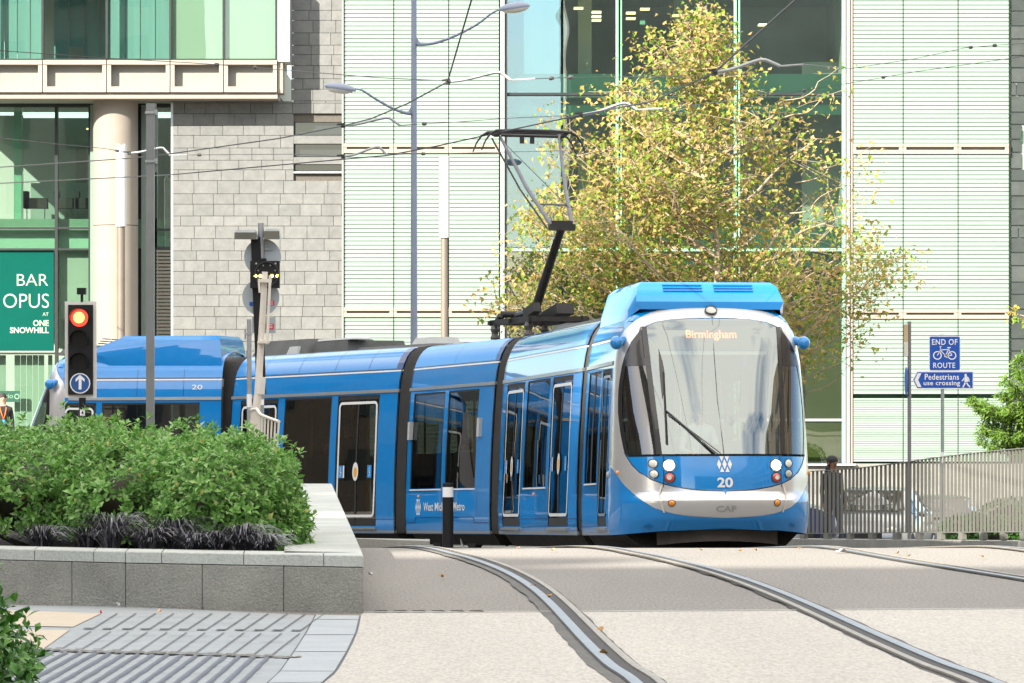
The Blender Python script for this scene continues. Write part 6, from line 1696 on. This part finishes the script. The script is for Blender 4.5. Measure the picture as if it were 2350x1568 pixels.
person('driver in a pale shirt seated behind the windscreen of the tram', dl, R(9), 'sit', top='shirt_pale', arms='wheel', group=None)
wl = S2.L
person('dark-clothed passenger standing at the window between the tram doors, holding up an arm', S2.W(.50*wl, .55, .36), R(-40), 'stand', top='cloth_black', arms='up', scale=.98)
person('dark-clothed passenger at the left of the window between the tram doors, head bowed lower', S2.W(.39*wl, .6, .12), R(30), 'stand', top='cloth_navy', scale=.97)
person('passenger in grey standing inside the second tram door, near its middle bar', S2.W(.745*wl, .45, .30), R(-60), 'stand', top='cloth_grey', scale=.95)
person('seated passenger behind the left pane of the tram window above the lettering', Rm.W(.33*Rm.L, .75, .02), R(-20), 'sit', top='cloth_grey', scale=.97)
person('passenger by the right pane of the tram window above the lettering', Rm.W(.62*Rm.L, .45, .05), R(30), 'stand', top='cloth_black', scale=.97)

# ================================================================ cars behind the railing
def car(label, loc, rotz, paint, plate=None):
    root = thing('parked_car', label, 'car', loc); Rz = Matrix.Rotation(rotz, 3, 'Z')
    st = [(-2.10,.52,.70,.60,.60,.70),(-2.02,.36,.82,.66,.80,.80),(-1.6,.30,.88,1.0,1.05,.86),(-1.25,.28,.90,.93,1.28,.86),(-.75,.27,.91,.93,1.45,.87),(0,.26,.92,.93,1.49,.88),(.45,.26,.92,.93,1.44,.88),(.95,.27,.91,.93,1.18,.88),(1.25,.28,.90,.92,.98,.87),(1.7,.30,.88,.86,.90,.85),(2.02,.34,.80,.74,.80,.78),(2.12,.42,.66,.60,.68,.64)]
    def tr(p): return Vector(loc) + Rz @ Vector(p)
    def ring(s):
        l, zb, hw, belt, top, hwb = s; up = .72 if top > 1.12 else .90
        half = [(0,zb),(hw*.8,zb),(hw,zb+.12),(hw,(zb+belt)/2),(hwb+.01,belt),(hwb*up+.02 if top > 1.12 else hwb*.9,top-.05),(hwb*up*.8,top),(0,top+.012)]
        return [tr((l, w, z)) for w, z in half] + [tr((l, -w, z)) for w, z in half[-2:0:-1]]
    m = MB(); m.grid([ring(s) for s in st], True); m.face(ring(st[0])[::-1]); m.face(ring(st[-1])); m.build('body', paint, root, smooth=True, ang=40)
    def cab(l): 
        s = [interp([(q[0], q[i]) for q in st], l) for i in range(6)]; return s
    for sg in (-1, 1):
        for a, b in ((-1.2,-.42),(-.36,.42),(.47,.9)):
            m = MB(); rows = []
            for t in (.08,.5,.86):
                r_ = []
                for l in (a, (a+b)/2, b):
                    l_, zb, hw, belt, top, hwb = cab(l); up = .72; w0 = hwb+.01; w1 = hwb*up+.02; z0 = belt; z1 = top-.05
                    r_.append(tr((l, sg*(lerp(w0, w1, t)+.012), lerp(z0, z1, t))))
                rows.append(r_)
            m.grid(rows); m.build('side_window', 'car_glass', root)
    for a, b, nm in ((.48,1.18,'windscreen'),(-1.92,-1.3,'rear_window')):
        m = MB(); A = cab(a if nm == 'windscreen' else b); B = cab(b if nm == 'windscreen' else a)
        m.face([tr((a if nm == 'windscreen' else b, -.55, A[4]+.012)), tr((a if nm == 'windscreen' else b, .55, A[4]+.012)), tr((b if nm == 'windscreen' else a, .72, B[4]+.03)), tr((b if nm == 'windscreen' else a, -.72, B[4]+.03))]); m.build(nm, 'car_glass', root)
    for l in (-1.3, 1.32):
        for sg in (-1, 1):
            m = MB(); m.tube([tr((l, sg*.68, .31)), tr((l, sg*.70, .31)), tr((l, sg*.90, .31)), tr((l, sg*.915, .31))], [.28,.315,.315,.28], 22); w = m.build('wheel', 'tyre', root, smooth=True)
            m = MB(); m.tube([tr((l, sg*.90, .31)), tr((l, sg*.925, .31))], [.21,.19], 16); m.build('rim', 'rim', w)
    for sg in (-1, 1):
        m = MB(); m.ell(tr((1.98, sg*.58, .70)), .13, .15, .075, 10, 6, rot=Rz); m.build('headlight', 'lamp_lens', root, smooth=True)
        m = MB(); m.ell(tr((-2.02, sg*.62, .78)), .07, .12, .09, 10, 6, rot=Rz); m.build('tail_light', 'lamp_red', root, smooth=True)
        m = MB(); m.ell(tr((.72, sg*1.0, .98)), .07, .10, .06, 10, 6, rot=Rz); m.build('wing_mirror', paint, root, smooth=True)
    m = MB(); m.hexa([tr(p) for p in ((2.04,-.42,.50),(2.14,-.42,.50),(2.14,.42,.50),(2.04,.42,.50),(2.04,-.42,.64),(2.12,-.42,.64),(2.12,.42,.64),(2.04,.42,.64))]); m.build('grille', 'black_paint', root)
    m = MB(); m.hexa([tr(p) for p in ((2.13,-.26,.36),(2.16,-.26,.36),(2.16,.26,.36),(2.13,.26,.36),(2.13,-.26,.475),(2.16,-.26,.475),(2.16,.26,.475),(2.13,.26,.475))]); pl_ = m.build('number_plate', 'sign_white', root)
    if plate: m = MB(); text_rect(m, plate, -.21, .05, .375, .46, lambda u, v: tr((2.165, u, v)), bold=.01); m.build('plate_lettering', 'black_paint', pl_)
    return root
car('dark blue car seen from the side behind the railing, its rear hidden by the tram', (P(1930,0,80).x-2.15, 80, zg(80)), R(-3), 'car_blue')
car('silver car facing the camera behind the railing, its white number plate between the bars', (P(2035,0,84).x, 86.0, zg(86)), R(-104), 'car_silver', 'FJ6')
car('black car half hidden behind the railing below the road sign', (P(2150,0,90).x, 90, zg(90)), R(-95), 'car_dark')
# ================================================================ light, sky, camera
SUN_TRAVEL = Vector((1.1, 1.34, -1.0)).normalized()
sd = -SUN_TRAVEL
el = math.asin(sd.z); rot = math.atan2(sd.x, sd.y)
w = bpy.data.worlds.new('World'); sc.world = w; w.use_nodes = True
nt = w.node_tree; N = nt.nodes; L = nt.links
bg = N['Background']; sky = N.new('ShaderNodeTexSky'); sky.sky_type = 'NISHITA'; sky.sun_disc = False
sky.sun_elevation = el; sky.sun_rotation = rot; sky.air_density = 1.0; sky.dust_density = 1.0; sky.ozone_density = 1.0
tc = N.new('ShaderNodeTexCoord'); mp = N.new('ShaderNodeMapping'); mp.inputs['Scale'].default_value = (2.2, 2.2, 5.0)
L.new(tc.outputs['Generated'], mp.inputs['Vector'])
nz = N.new('ShaderNodeTexNoise'); nz.inputs['Scale'].default_value = 1.3; nz.inputs['Detail'].default_value = 7; nz.inputs['Roughness'].default_value = .58
L.new(mp.outputs[0], nz.inputs['Vector'])
cr = N.new('ShaderNodeValToRGB'); cr.color_ramp.elements[0].position = .34; cr.color_ramp.elements[1].position = .50
L.new(nz.outputs['Fac'], cr.inputs['Fac'])
cl = N.new('ShaderNodeMixRGB'); cl.inputs['Color2'].default_value = (8.2, 7.7, 7.0, 1)       # sunlit cloud in the sky's own units
sx = N.new('ShaderNodeSeparateXYZ'); L.new(tc.outputs['Generated'], sx.inputs[0])          # broken cloud overhead, clear towards the horizon
mr = N.new('ShaderNodeMapRange'); mr.interpolation_type = 'SMOOTHSTEP'; mr.inputs[1].default_value = .26; mr.inputs[2].default_value = .52
L.new(sx.outputs['Z'], mr.inputs[0]); mu = N.new('ShaderNodeMath'); mu.operation = 'MULTIPLY'
L.new(cr.outputs['Color'], mu.inputs[0]); L.new(mr.outputs[0], mu.inputs[1]); L.new(mu.outputs[0], cl.inputs['Fac']); L.new(sky.outputs['Color'], cl.inputs['Color1'])
L.new(cl.outputs['Color'], bg.inputs['Color']); bg.inputs['Strength'].default_value = 0.105
sl = bpy.data.lights.new('sun', 'SUN'); sl.energy = 4.2; sl.angle = R(0.53); sl.color = (1.0, 0.93, 0.82)
so = bpy.data.objects.new('sun', sl); COL.objects.link(so); so.rotation_euler = SUN_TRAVEL.to_track_quat('-Z', 'Y').to_euler(); so.location = (-40, -40, 60)
cam = bpy.data.cameras.new('camera'); co = bpy.data.objects.new('camera', cam); COL.objects.link(co)
co.location = (0, 0, CAMZ); co.rotation_euler = (R(90), 0, 0)
cam.sensor_width = 36; cam.lens = 36*F/2350; cam.shift_y = (HZ-784)/2350; cam.clip_start = 0.5; cam.clip_end = 2000
sc.camera = co
sc.view_settings.view_transform = 'Standard'; sc.view_settings.look = 'None'; sc.view_settings.gamma = 1; sc.view_settings.exposure = 1.80
sc.cycles.max_bounces = 10; sc.cycles.transparent_max_bounces = 24; sc.cycles.caustics_reflective = False; sc.cycles.caustics_refractive = False
